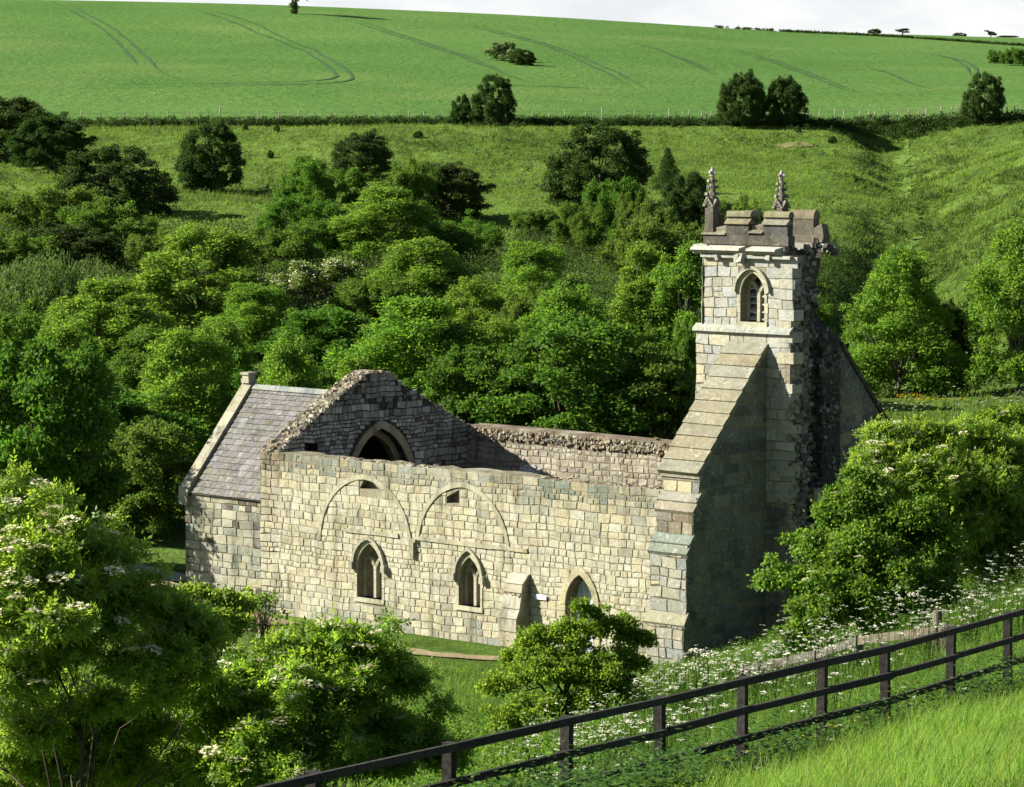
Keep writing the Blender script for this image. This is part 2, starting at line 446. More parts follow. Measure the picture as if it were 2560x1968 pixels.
def height(x, y):
    x = np.asarray(x, float); y = np.asarray(y, float)
    yy = np.maximum(y, 14.0)
    c = np.clip(1280 + FPX * x / yy, CG[0], CG[-1])
    d = np.clip(y, 0, DG[-1])
    ci = np.clip(np.searchsorted(CG, c) - 1, 0, len(CG) - 2)
    di = np.clip(np.searchsorted(DG, d) - 1, 0, len(DG) - 2)
    fc = (c - CG[ci]) / (CG[ci + 1] - CG[ci]); fd = (d - DG[di]) / (DG[di + 1] - DG[di])
    z = (ZT[ci, di] * (1 - fc) + ZT[ci + 1, di] * fc) * (1 - fd) + (ZT[ci, di + 1] * (1 - fc) + ZT[ci + 1, di + 1] * fc) * fd
    # undulation: almost none round the church, more on the valley side
    hill = np.clip((y - 150) / 60, 0, 1) * np.clip((296 - y) / 10, 0, 1)
    z = z + hill * (1.3 * vnoise(x / 22 + 3, y / 26) + 0.7 * vnoise(x / 8 + 9, y / 9) + 0.35 * vnoise(x / 2.6, y / 3.1 + 40) + .16 * vnoise(x / 1.0, y / 1.1 + 40))
    fld = np.clip((y - 302) / 30, 0, 1) * np.clip((515 - y) / 30, 0, 1)
    z = z + fld * (1.2 * vnoise(x / 40 + 70, y / 60) + .25 * vnoise(x / 9, y / 12))
    near = np.clip((60 - y) / 30, 0, 1)
    z = z + near * 0.10 * vnoise(x / 1.2, y / 1.2) + .05 * vnoise(x * 1.9, y * 1.9) * np.clip((150 - y) / 100, 0, 1)
    # the little side valley running down from the fence
    xg = np.interp(y, [163, 175, 195, 215, 250, 285, 298], [18.5, 20.0, 23.0, 25.8, 30.5, 34.2, 34.0])
    dep = np.interp(y, [163, 175, 190, 215, 232, 250, 288, 296, 299], [0, 1.2, 2.7, 2.9, 2.2, 1.5, 2.4, 2.2, 0])
    s = x - xg
    z = z - dep * np.exp(-np.where(s < 0, (s / 3.1) ** 2, (s / 7.5) ** 2))
    # lynchet: a short steep bank just below the field fence
    z = z - 0.25 * np.clip((299.4 - y) / 1.1, 0, 1) * np.clip((y - 284) / 12, 0, 1)
    # scarplets on the right flank
    rf = np.clip((x - 22) / 6, 0, 1) * np.clip((y - 195) / 12, 0, 1) * np.clip((275 - y) / 15, 0, 1)
    z = z + rf * 0.95 * np.abs(vnoise((x + .25 * y) / 6.5 + 20, (y - 1.1 * x) / 5.0 + 8)) * 2
    return z

def hz(x, y):
    return float(height(np.array([x]), np.array([y]))[0])

def on_ground(px, py, lo=14.0, hi=1400.0):
    """Nearest point of the terrain on the sight line through a photo pixel."""
    r = ray(px, py); r = r / r[1]
    D = np.concatenate([np.arange(lo, 140, .25), np.arange(140, 620, .5), np.arange(620, hi, 2)])
    P = r[None, :] * D[:, None]; P[:, 2] += CAMZ
    below = P[:, 2] < height(P[:, 0], P[:, 1])
    i = int(np.argmax(below)) if below.any() else len(D) - 1
    return P[i]

def terrain_sheet(name, cs, ds, mat, lift=0.0, zfun=height):
    X = np.outer(ds, (cs - 1280) / FPX); X[ds < 14] = (14 * (cs - 1280) / FPX)[None, :]
    Y = np.repeat(ds[:, None], len(cs), 1)
    Z = zfun(X, Y) + lift
    V = np.stack([X, Y, Z], -1).reshape(-1, 3)
    nc = len(cs)
    i, j = np.meshgrid(np.arange(len(ds) - 1), np.arange(nc - 1), indexing='ij')
    a = (i * nc + j).ravel()
    F = np.stack([a, a + 1, a + nc + 1, a + nc], -1)
    me = bpy.data.meshes.new(name)
    me.vertices.add(len(V)); me.vertices.foreach_set('co', V.astype(np.float32).ravel())
    me.loops.add(F.size); me.loops.foreach_set('vertex_index', F.astype(np.int32).ravel())
    me.polygons.add(len(F))
    me.polygons.foreach_set('loop_start', np.arange(0, F.size, 4, dtype=np.int32))
    me.polygons.foreach_set('loop_total', np.full(len(F), 4, dtype=np.int32))
    me.polygons.foreach_set('use_smooth', np.ones(len(F), bool))
    me.materials.append(mat)
    me.update(calc_edges=True)
    o = link(name, me)
    tag(o, kind='structure')
    return o

_cs = np.concatenate([np.arange(-3800, -250, 120.0), np.arange(-250, 2810, 9.0), np.arange(2810, 6400, 120.0)])
terrain_sheet('meadow_ground', _cs, np.concatenate([[-30, -12], np.arange(0, 20, 4.0), np.arange(20, 125, 0.8), np.arange(125, 290, 0.9), np.arange(290, 300.6, 0.4)]), M['meadow'])
_csf = np.concatenate([np.arange(-3800, -250, 120.0), np.arange(-250, 2810, 20.0), np.arange(2810, 6400, 120.0)])
terrain_sheet('crop_field', _csf, np.concatenate([np.arange(300.2, 330, 1.0), np.arange(330, 560, 2.5), np.arange(560, 2640, 40.0)]), M['crop'])

# tractor tramlines pressed into the crop, and bare patches
def strip(name, pts, width, mat, lift=0.06, step=2.0, zs=None):
    P = [on_ground(*p) for p in pts]
    # resample
    Q = [P[0]]
    for a, b in zip(P[:-1], P[1:]):
        k = max(1, int(np.linalg.norm(b - a) / step))
        for i in range(1, k + 1): Q.append(a + (b - a) * i / k)
    Q = np.array(Q)
    for _ in range(3): Q[1:-1] = (Q[:-2] + 2 * Q[1:-1] + Q[2:]) / 4
    T = norm(np.gradient(Q[:, :2], axis=0)); S = np.stack([-T[:, 1], T[:, 0]], -1)
    w = width * (0.6 + 0.7 * np.random.RandomState(len(Q)).rand(len(Q))) / 2
    w = (w * np.clip(np.minimum(np.arange(len(Q)), np.arange(len(Q))[::-1]) / 12, .05, 1))[:, None]
    L, R = Q[:, :2] + S * w, Q[:, :2] - S * w
    return L, R
_z1 = lambda L: [(x * .4117, y * .4117) for x, y in L]
_z2 = lambda L: [(850 + x * .4117, y * .4117) for x, y in L]
_z3 = lambda L: [(1660 + x * .4117, y * .4117) for x, y in L]
TRAM = [
    _z1([(320, 12), (430, 62), (600, 165), (700, 245), (780, 330), (835, 405)]),
    _z1([(390, 12), (510, 76), (660, 160), (780, 245), (880, 340), (950, 425), (1050, 475), (1200, 500)]),
    _z1([(1150, 50), (1330, 105), (1500, 175), (1700, 250), (1880, 330), (1990, 405), (2045, 458), (2040, 482), (1950, 497), (1560, 505), (1200, 512), (600, 516), (0, 522)]),
    _z1([(1230, 55), (1480, 122), (1700, 220), (1900, 300), (2040, 380), (2110, 430), (2142, 475), (2128, 503), (1900, 516), (1300, 524), (900, 532), (0, 539)]),
    _z2([(85, 500), (820, 510), (1050, 522), (1500, 537), (1880, 552), (2186, 568)]),
    _z2([(85, 515), (820, 522), (1300, 527), (1880, 556), (2186, 575)]),
    _z2([(60, 125), (300, 205), (480, 265), (650, 320), (800, 375), (950, 430), (1100, 490), (1230, 515)]),
    _z2([(110, 125), (350, 205), (530, 265), (700, 322), (850, 378), (1000, 440)]),
    _z2([(760, 150), (1050, 227), (1280, 292), (1450, 365), (1620, 445), (1790, 540)]),
    _z2([(820, 152), (1100, 227), (1320, 292), (1500, 360), (1700, 450), (1870, 548)]),
    _z2([(1720, 250), (1950, 310), (2186, 400)]),
    _z3([(-60, 290), (180, 395), (340, 472)]), _z3([(20, 322), (190, 385), (345, 455)]),
    _z3([(450, 312), (650, 375), (850, 450), (1000, 515), (1180, 572)]),
    _z3([(490, 312), (690, 375), (890, 448), (1040, 512), (1210, 574)]),
    _z3([(870, 588), (1000, 583), (1200, 574), (1500, 573), (1820, 570)]), _z3([(870, 598), (1200, 584), (1500, 579), (1820, 577)]),
    _z3([(1190, 390), (1350, 440), (1480, 500), (1620, 545), (1820, 568)]),
    _z3([(1400, 305), (1600, 327), (1750, 357), (1840, 412), (1866, 462)]),
    _z3([(1450, 310), (1650, 335), (1800, 365), (1890, 412), (1921, 462)]),
]
mb = MB()
for pl in TRAM:
    L, R = strip('t', pl, 0.45, None)
    V = []
    for a, b in zip(L, R):
        V.append((a[0], a[1], hz(a[0], a[1]) + .07)); V.append((b[0], b[1], hz(b[0], b[1]) + .07))
    mb.add(V, [(2 * i, 2 * i + 1, 2 * i + 3, 2 * i + 2) for i in range(len(L) - 1)])
tag(mb.build('tractor_tracks', M['track']), kind='structure')

def patch(name, x, y, rx, ry, mat, lift=0.02, seed=1, zoff=0):
    rs = np.random.RandomState(seed); n = 40
    an = np.linspace(0, 2 * math.pi, n, endpoint=False)
    r = 1 + .25 * np.sin(3 * an + rs.rand() * 6) + .12 * np.sin(7 * an + rs.rand() * 6)
    V = []
    rings = 10
    for q in range(rings + 1):
        for a, k in zip(an, r):
            xx, yy = x + rx * k * math.cos(a) * q / rings, y + ry * k * math.sin(a) * q / rings
            V.append((xx, yy, hz(xx, yy) + lift))
    F = [(q * n + i, q * n + (i + 1) % n, (q + 1) * n + (i + 1) % n, (q + 1) * n + i) for q in range(rings) for i in range(n)]
    m = MB(); m.add(V, F); o = m.build(name, mat, smooth=True)
    tag(o, kind='structure'); return o
_tr = [on_ground(x * DISP, y * DISP, 160) for x, y in ((1935, 300), (1930, 340), (1932, 380), (1938, 420), (1944, 460), (1946, 500), (1942, 545))]
_m = MB(); _V = []
for _i, _q in enumerate(_tr):
    for _j in range(5):
        _x = _q[0] + (-.6 + .3 * _j) * (.25 if _i in (0, len(_tr) - 1) else 1 + .35 * math.sin(_i * 2.1 + _j)); _V.append((_x, _q[1], hz(_x, _q[1]) + .05))
_Q = []
for _i in range(len(_tr) - 1):
    for _s in range(12):
        _t = _s / 12
        for _j in range(5):
            _a, _b = _V[_i * 5 + _j], _V[_i * 5 + 5 + _j]; _x, _y = _a[0] + (_b[0] - _a[0]) * _t, _a[1] + (_b[1] - _a[1]) * _t
            _x += (.35 * math.sin(_s * 1.9 + _i * 3.7) + .25 * math.sin(_s * 4.3 + _i)) * (_j in (0, 4))
            _Q.append((_x, _y, hz(_x, _y) + .05))
_m.add(_Q, [(a * 5 + b, a * 5 + b + 1, a * 5 + b + 6, a * 5 + b + 5) for a in range(len(_Q) // 5 - 1) for b in range(4)])
tag(_m.build('grass_track', M['worn'], smooth=True), kind='structure')
_p = on_ground(1990, 362); patch('bare_soil', _p[0], _p[1], 1.5, 1.3, M['bare'], .05, 3)
# ------------------------------------------------------------------ the ruined church
A0 = at_depth(653, 1535, 94.807)
A0[2] = 0.0
ANG = math.radians(43)
church = empty('ruined_church', A0, -ANG)
tag(church, 'roofless ruined stone church with a broken west tower and a slated chancel', 'church')
CU = np.array([math.cos(ANG), -math.sin(ANG)]); CV = np.array([math.sin(ANG), math.cos(ANG)])
def ch2w(X, Y):
    return A0[0] + CU[0] * X + CV[0] * Y, A0[1] + CU[1] * X + CV[1] * Y
def w2ch(x, y):
    dx, dy = x - A0[0], y - A0[1]
    return dx * CU[0] + dy * CU[1], dx * CV[0] + dy * CV[1]

def frame(o, u, w, n):
    o, u, w, n = (np.array(q, float) for q in (o, u, w, n))
    return lambda a, b, d=0.0: tuple(o + u * a + w * b + n * d)

_wr = np.random.RandomState(77)
_wp = _wr.rand(8) * 6.28
def warp(x, z):
    """Courses of old masonry never run dead level."""
    return (x + .014 * math.sin(2.1 * z + 1.3 * x + _wp[0]) + .014 * math.sin(5.3 * z - 2.2 * x + _wp[1]),
            z + .012 * math.sin(1.7 * x + .6 * z + _wp[2]) + .013 * math.sin(4.4 * x + 1.9 * z + _wp[3]) + .012 * math.sin(9.0 * x - 3 * z + _wp[4]))

FR_N = lambda Y: frame((0, Y, 0), (1, 0, 0), (0, 0, 1), (0, -1, 0))     # faces the viewer (-v): coords X, Z
FR_W = lambda X: frame((X, 0, 0), (0, 1, 0), (0, 0, 1), (1, 0, 0))      # faces the tower end (+u): coords Y, Z
FR_E = lambda X: frame((X, 0, 0), (0, 1, 0), (0, 0, 1), (-1, 0, 0))
FR_S = lambda Y: frame((0, Y, 0), (1, 0, 0), (0, 0, 1), (0, 1, 0))

def arch_pts(xl, xr, zs, za, n=9):
    """Two-centred pointed arch from the left spring over the apex to the right spring."""
    w = (xr - xl) / 2; r = za - zs; xm = (xl + xr) / 2
    r = max(r, w * 1.0001)
    k = (r * r - w * w) / (2 * w); R = w + k
    a1 = math.atan2(r, k)
    L = [(xm + k - R * math.cos(a1 * i / n), zs + R * math.sin(a1 * i / n)) for i in range(n + 1)]
    return L + [(2 * xm - x, z) for x, z in L[-2::-1]]

def opening(xl, xr, z0, zs, za, n=9):
    return [(xl, z0)] + arch_pts(xl, xr, zs, za, n) + [(xr, z0)]

def slab(mb, fr, outer, holes, thick, tint, mat=0, back=True):
    polys = [[Vector((x, z, 0)) for x, z in outer]] + [[Vector((x, z, 0)) for x, z in h] for h in holes]
    tris = tessellate_polygon(polys)
    flat = [p for pl in ([outer] + list(holes)) for p in pl]
    mb.add([fr(x, z) for x, z in flat], [tuple(t) for t in tris], tint, mat)
    if back:
        mb.add([fr(x, z, -thick) for x, z in flat], [tuple(t) for t in tris], tint, mat)
    for pl in [outer] + list(holes):
        n = len(pl)
        V = [fr(x, z) for x, z in pl] + [fr(x, z, -thick) for x, z in pl]
        mb.add(V, [(i, (i + 1) % n, n + (i + 1) % n, n + i) for i in range(n)], tint, mat)

def poly_iv(poly):
    """Interval of a simple polygon at height z (min/max of crossings)."""
    def f(z):
        xs = []
        n = len(poly)
        for i in range(n):
            (x0, z0), (x1, z1) = poly[i], poly[(i + 1) % n]
            if (z0 <= z < z1) or (z1 <= z < z0):
                xs.append(x0 + (x1 - x0) * (z - z0) / (z1 - z0))
        return (min(xs), max(xs)) if len(xs) >= 2 else None
    return f

def stones(mb, fr, iv, z0, z1, rng, pal, holes=(), rh=(.13, .26), sw=(.15, .40), gap=.007, dep=.017, mat=0, rough=.0045, jut=None, skip=0.0, margin=.02):
    """Courses of individually cut, slightly proud stones laid over a wall face."""
    hf = [poly_iv(h) for h in holes]
    z = z0
    while z < z1 - .05:
        h = rng.uniform(*rh)
        if z + h > z1 - .10: h = z1 - z
        za, zb = z, z + h
        z = zb
        base = iv((za + zb) / 2)
        if base is None: continue
        blocks = []
        for f in hf:
            c = [q for q in (f(za + .01), f((za + zb) / 2), f(zb - .01)) if q]
            if c: blocks.append((min(q[0] for q in c) - margin, max(q[1] for q in c) + margin))
        segs = [base]
        for b0, b1 in sorted(blocks):
            out = []
            for s0, s1 in segs:
                if b1 <= s0 or b0 >= s1: out.append((s0, s1)); continue
                if b0 > s0: out.append((s0, b0))
                if b1 < s1: out.append((b1, s1))
            segs = out
        for s0, s1 in segs:
            x = s0
            while x < s1 - .02:
                w = rng.uniform(*sw) * min(1.6, max(.6, 0.75 + .72 * (h - rh[0]) / max(.01, rh[1] - rh[0])))
                last = False
                if x + w > s1 - .12: w = s1 - x; last = True
                xa, xb = x, x + w
                if jut and last and abs(s1 - base[1]) < 1e-6: xb += rng.uniform(*jut)
                x = x + w
                if w < .03 or rng.random() < skip: continue
                parts = [(za, zb)]
                if h > .26 and w < .34 and rng.random() < .25:
                    zm = za + h * rng.uniform(.4, .6); parts = [(za, zm), (zm, zb)]
                for pa, pb in parts:
                    g = gap * rng.uniform(.6, 1.5)
                    e = [rng.uniform(-.5, .5) * min(.055, .11 * w, .11 * h) for _ in range(8)]
                    d = dep * rng.uniform(.35, 1.25)
                    i2 = g + .012
                    tint = pal((xa + xb) / 2, (pa + pb) / 2, rng)
                    O = [(xa + g + e[0], pa + g + e[1]), (xb - g + e[2], pa + g + e[3]), (xb - g + e[4], pb - g + e[5]), (xa + g + e[6], pb - g + e[7])]
                    cx, cz = (xa + xb) / 2, (pa + pb) / 2
                    I = [(cx + (p[0] - cx) * (1 - 2 * .013 / max(w, .1)), cz + (p[1] - cz) * (1 - 2 * .013 / max(pb - pa, .08))) for p in O]
                    O = [warp(*p) for p in O]; I = [warp(*p) for p in I]; cx, cz = warp(cx, cz)
                    V = [fr(*p, -.01) for p in O] + [fr(*p, d + rng.uniform(-rough, rough)) for p in I]
                    V.append(fr(cx + rng.uniform(-.04, .04), cz + rng.uniform(-.02, .02), d + rng.uniform(-rough, rough * 2.2)))
                    F = [(0, 1, 5, 4), (1, 2, 6, 5), (2, 3, 7, 6), (3, 0, 4, 7), (4, 5, 8), (5, 6, 8), (6, 7, 8), (7, 4, 8)]
                    mb.add(V, F, tint, mat)

def band(mb, fr, inner, outer, d0, d1, rng, tint, mat=0, var=.12, step=2):
    """A ring of dressed stones following an arch, from depth d0 to d1."""
    n = len(inner)
    for i in range(n - 1):
        if i % step == 0:
            k = 1 + rng.uniform(-var, var); j = rng.uniform(-.004, .004)
            t = tuple(c * k for c in tint)
        a, b, c, d = inner[i], inner[i + 1], outer[i + 1], outer[i]
        V = [fr(*p, d0) for p in (a, b, c, d)] + [fr(*p, d1 + j) for p in (a, b, c, d)]
        mb.hexa(V, t, mat)

def offset_path(pts, w):
    P = np.array(pts); T = norm(np.gradient(P, axis=0)); N = np.stack([-T[:, 1], T[:, 0]], -1)
    return [tuple(p) for p in P + N * w]

def bar2(mb, fr, pts, w, d0, d1, tint, mat=0):
    a = offset_path(pts, w / 2); b = offset_path(pts, -w / 2)
    for i in range(len(pts) - 1):
        q = (a[i], a[i + 1], b[i + 1], b[i])
        mb.hexa([fr(*p, d0) for p in q] + [fr(*p, d1) for p in q], tint, mat)

def rubble_top(mb, p0, p1, width_vec, n, rng, size, pal, lift=.0, mat=0):
    p0, p1, wv = np.array(p0), np.array(p1), np.array(width_vec)
    for i in range(n):
        t = rng.random(); s = rng.random()
        c = p0 + (p1 - p0) * t + wv * s
        mb.chunk((c[0], c[1], c[2] + lift), rng.uniform(*size), rng, pal(0, 0, rng), mat, .42)

MORT = (.24, .215, .15)
MORTG = (.05, .05, .045)
rng = random.Random(5)
def mulc(c, k): return tuple(a * k for a in c)
def vary(c, rng, v=.16, hue=.05):
    k = 1 + rng.uniform(-v, v); h = rng.uniform(-hue, hue)
    return (c[0] * k * (1 + h), c[1] * k, c[2] * k * (1 - h * 2))
CREAM, PALE, OCHRE = (.44, .415, .30), (.475, .46, .37), (.425, .385, .25)
GREYG, BLUEG, BROWN = (.29, .285, .22), (.225, .255, .215), (.235, .195, .135)
def pal_nave(x, z, rng):
    r = rng.random()
    if x < .9 and z > 2.3 + 1.0 * rng.random(): c = BROWN if r < .55 else (.30, .27, .20)
    elif z > 4.55: c = BLUEG if r < .40 else (GREYG if r < .8 else OCHRE)
    elif z > 3.7 + .7 * rng.random(): c = (BLUEG if r < (.17 if x > 10 else .05) else (GREYG if r < .42 else (OCHRE if r < .62 else CREAM)))
    elif z < .45 + .7 * rng.random(): c = GREYG if r < .6 else (BLUEG if r < .66 else CREAM)
    elif z < 2.9: c = CREAM if r < .42 else (PALE if r < .80 else (OCHRE if r < .96 else GREYG))
    else: c = CREAM if r < .48 else (PALE if r < .70 else (OCHRE if r < .88 else (GREYG if r < .98 else BLUEG)))
    if z > 3.9: c = mulc(c, 1 - .22 * min(1, (z - 3.9) / .5) * rng.uniform(.5, 1.2))
    if .7 < z < 4.3: c = tuple(a + (b - a) * .38 for a, b in zip(c, (.425, .40, .285)))
    return vary(c, rng, .085, .025)
def pal_gable(x, z, rng):
    r = rng.random()
    c = (.44, .44, .40) if r < .55 else ((.31, .31, .28) if r < .85 else ((.18, .17, .15) if r < .93 else (.58, .58, .55)))
    if z > 6.15 or x > 6.2: c = mulc(c, .72)
    return vary(c, rng, .25, .03)
def pal_rubble(x, z, rng):
    r = rng.random()
    c = (.27, .23, .165) if r < .5 else ((.19, .16, .11) if r < .8 else (.38, .35, .28))
    return vary(c, rng, .25)
def pal_far(x, z, rng):
    r = rng.random()
    c = (.32, .29, .23) if r < .6 else ((.255, .225, .18) if r < .85 else (.36, .33, .26))
    return vary(c, rng, .12)
def pal_chancel(x, z, rng):
    r = rng.random()
    c = (.30, .30, .235) if r < .5 else ((.22, .235, .20) if r < .75 else (.40, .37, .26))
    if rng.random() < .08: c = (.10, .085, .075)
    return vary(c, rng, .2)
def pal_tower(x, z, rng):
    r = rng.random()
    if z > 8.2: c = (.33, .335, .31) if r < .55 else ((.385, .37, .30) if r < .85 else (.41, .385, .28))
    else: c = (.34, .34, .29) if r < .5 else (CREAM if r < .85 else OCHRE)
    c = tuple(a + (b - a) * .35 for a, b in zip(c, (.36, .355, .30)))
    return vary(c, rng, .11)
def pal_buttress(x, z, rng):
    r = rng.random()
    c = (.30, .30, .25) if r < .5 else ((.24, .25, .22) if r < .75 else (.38, .35, .25))
    if 3.85 < z < 4.5: c = (.19, .165, .125) if r < .8 else (.3, .28, .2)
    return vary(c, rng, .15)
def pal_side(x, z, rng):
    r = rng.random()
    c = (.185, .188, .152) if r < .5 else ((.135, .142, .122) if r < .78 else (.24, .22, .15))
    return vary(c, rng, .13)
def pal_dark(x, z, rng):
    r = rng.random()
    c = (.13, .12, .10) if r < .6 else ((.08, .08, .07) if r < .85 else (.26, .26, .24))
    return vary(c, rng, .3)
def pal_parapet(x, z, rng):
    return vary((.125, .117, .095), rng, .14)

# ---- nave wall facing the viewer
HN = 4.86
w1 = opening(4.13, 5.15, .92, 1.72, 2.52); w2 = opening(8.22, 9.06, 1.08, 1.80, 2.47); dr = opening(12.26, 13.28, 0.02, 1.52, 2.36)
rec1 = [(4.22, 4.08), (5.10, 4.08), (4.72, 4.32), (4.42, 4.36)]
rec2 = [(7.72, 3.92), (8.22, 3.95), (8.22, 4.34), (7.72, 4.10)]
mb = MB()
top = [(0, HN - .05)]
xx = 0.0
while xx < 15.6:
    xx += rng.uniform(.3, .7); top.append((min(xx, 15.95), HN + rng.uniform(-.05, .05)))
outer = [(0, -.6), (15.95, -.6), (15.95, HN)] + [p for p in reversed(top) if p[0] < 15.9]
fn = FR_N(0.0)
slab(mb, fn, outer, [w1, w2, dr, rec1, rec2], .8, MORT)
for r_ in (rec1, rec2):
    xs = [p[0] for p in r_]; zs_ = [p[1] for p in r_]
    mb.box(min(xs) - .05, max(xs) + .05, .26, .30, min(zs_) - .05, max(zs_) + .05, (.2, .19, .14))
grow = lambda pts, g: [(x + (g if x > (pts[0][0] + pts[-1][0]) / 2 else -g), z + (g if z > pts[0][1] + .01 else -g)) for x, z in pts]
stones(mb, fn, lambda z: (0.0, 15.95), -.3, HN - .22, rng, pal_nave, [grow(w1, .06), grow(w2, .05), grow(dr, .08), rec1, rec2])
stones(mb, fn, lambda z: (0.0, 15.95), HN - .22, HN + .01, rng, pal_nave, rh=(.22, .24), sw=(.3, .6))
rubble_top(mb, (0.1, .08, HN - .02), (15.8, .08, HN - .02), (0, .64, 0), 330, rng, (.05, .11), pal_rubble)
stones(mb, FR_S(.8), lambda z: (.8, 15.6), 0, HN - .05, rng, pal_far, [w1, w2, dr], rh=(.14, .26), sw=(.15, .4))
nave = mb.build('nave_wall', M['stone'], church)
tag(nave, 'cream and ochre nave wall with blocked arches')

# blocked arcade arches, as rings of dressed stone standing a little proud
for xl, xr, zs, za, x0l in ((2.50, 6.38, 2.45, 4.50, 0), (6.52, 10.20, 2.60, 4.56, 0)):
    mb = MB()
    o_ = arch_pts(xl, xr, zs, za, 14); i_ = arch_pts(xl + .12, xr - .12, zs, za - .14, 14)
    band(mb, fn, i_, o_, -.01, .042, rng, (.37, .35, .25), var=.14)
    mb.build('blocked_arch', M['stone'], church)
mb = MB()
mb.box(6.36, 6.52, -.13, .02, 2.28, 2.72, (.36, .35, .26))
mb.box(6.30, 6.60, -.131, .02, 2.721, 2.80, (.30, .29, .22))
mb.build('corbel', M['stone'], church)
mb = MB()
x = 3.62; _cut = False
while x < 10.2:
    w = rng.uniform(.4, .9)
    if not (x < 6.62 and x + w > 6.28):
        mb.box(x, x + w + .002 * rng.random(), -.055, .02, 2.78 + rng.uniform(-.01, .01), 2.90, vary((.36, .34, .25), rng, .15))
    x += w
    if x > 6.3 and not _cut and mb.v: mb.build('string_course', M['stone'], church); mb = MB(); _cut = True
mb.build('string_course', M['stone'], church)

# two-light windows
def two_light(name, xl, xr, z0, zs, za, hood, dep0=-.30, dep1=-.20, fr=fn, matn='stone', parent=church, dark=(.30, .29, .21)):
    win = MB()
    hl, hr, hs, ha = hood
    o_ = arch_pts(hl, hr, hs, ha, 10); i_ = arch_pts(hl + .07, hr - .07, hs, ha - .085, 10)
    band(win, fr, i_, o_, -.01, .115, rng, (.35, .34, .26), var=.14)
    i2 = arch_pts(xl, xr, zs, za, 10); o2 = arch_pts(hl + .06, hr - .06, hs, ha - .07, 10)
    band(win, fr, i2, o2, -.04, .030, rng, (.40, .385, .28), var=.12)
    for s, hx in ((-1, hl), (1, hr)):                       # label stops
        win.box(hx - .075, hx + .075, -.17, .02, hs - .14, hs + .06, (.33, .32, .26)) if fr is fn else None
    zz = z0
    while zz < zs - .02:                                    # jamb stones
        h = min(rng.uniform(.22, .36), zs - zz)
        for xa, xb in ((xl - rng.uniform(.07, .13), xl), (xr, xr + rng.uniform(.07, .13))):
            q = ((xa, zz + .006), (xb, zz + .006), (xb, zz + h - .006), (xa, zz + h - .006))
            win.hexa([fr(*p, -.04) for p in q] + [fr(*p, .030) for p in q], vary((.41, .39, .285), rng, .12), 0)
        zz += h
    q = ((xl - .10, z0 - .13), (xr + .10, z0 - .13), (xr + .10, z0), (xl - .10, z0))
    win.hexa([fr(*p, -.30) for p in q] + [fr(*p, .05) for p in q], (.42, .41, .29), 0)
    w = win.build('window', M[matn], parent)
    tr = MB()
    xm = (xl + xr) / 2
    bar2(tr, fr, [(xm, z0), (xm, zs + .02)], .10, dep0 - .08, dep1, (.40, .38, .28))
    for a, b in ((xl, xm), (xm, xr)):
        bar2(tr, fr, arch_pts(a + .02, b - .02, zs, zs + (b - a) * .78, 6), .055, dep0, dep1, (.42, .40, .29))
    r = (xr - xl) * .24
    cz = zs + (za - zs) * .56
    ring = [(xm + r * (1 + .18 * math.cos(4 * t)) * math.sin(t), cz + r * 1.15 * (1 + .18 * math.cos(4 * t)) * math.cos(t)) for t in np.linspace(0, 2 * math.pi, 25)]
    bar2(tr, fr, ring, .055, dep0, dep1, (.42, .40, .29))
    bar2(tr, fr, arch_pts(xl + .02, xr - .02, zs, za - .02, 10), .06, dep0, dep1, (.40, .38, .28))
    for xs in (xl + .03, xr - .03):
        bar2(tr, fr, [(xs, z0), (xs, zs)], .07, dep0, dep1, (.38, .36, .27))
    tr.build('tracery', M[matn], w)
    return w
tag(two_light('window', 4.13, 5.15, .92, 1.72, 2.52, (3.98, 5.30, 1.88, 2.72)), 'two-light window nearer the chancel, hood lit at its tip')
tag(two_light('window', 8.22, 9.06, 1.08, 1.80, 2.47, (8.08, 9.20, 1.92, 2.74)), 'two-light window nearer the doorway, with pale tracery')

# doorway and door
mb = MB()
o_ = arch_pts(12.06, 13.48, 1.50, 2.60, 10); i_ = arch_pts(12.26, 13.28, 1.52, 2.36, 10)
band(mb, fn, i_, o_, -.02, .05, rng, (.44, .40, .25), var=.08)
zz = 0.0
while zz < 1.5:
    h = min(rng.uniform(.25, .4), 1.5 - zz)
    for xa, xb in ((12.26 - rng.uniform(.18, .3), 12.26), (13.28, 13.28 + rng.uniform(.18, .3))):
        mb.box(xa, xb, -.048, .05, zz + .006, zz + h - .006, vary((.44, .40, .25), rng, .1))
    zz += h
door_way = mb.build('doorway', M['stone'], church)
mb = MB()
i_ = arch_pts(12.28, 13.26, 1.52, 2.34, 12)
for k in range(9):
    xa = 12.28 + .98 * k / 9; xb = xa + .98 / 9 - .012
    zt = lambda x: np.interp(x, [p[0] for p in i_], [p[1] for p in i_])
    q = [(xa, 0.05), (xb, 0.05), (xb, float(zt(xb))), (xa, float(zt(xa)))]
    mb.hexa([fn(*p, -.42) for p in q] + [fn(*p, -.36 + .006 * (k % 2)) for p in q], vary((1, 1, 1), rng, .07, .01))
mb.box(12.3, 13.25, .405, .43, 0.05, 2.2, (.3, .3, .3))
door = mb.build('door', M['door'], door_way)

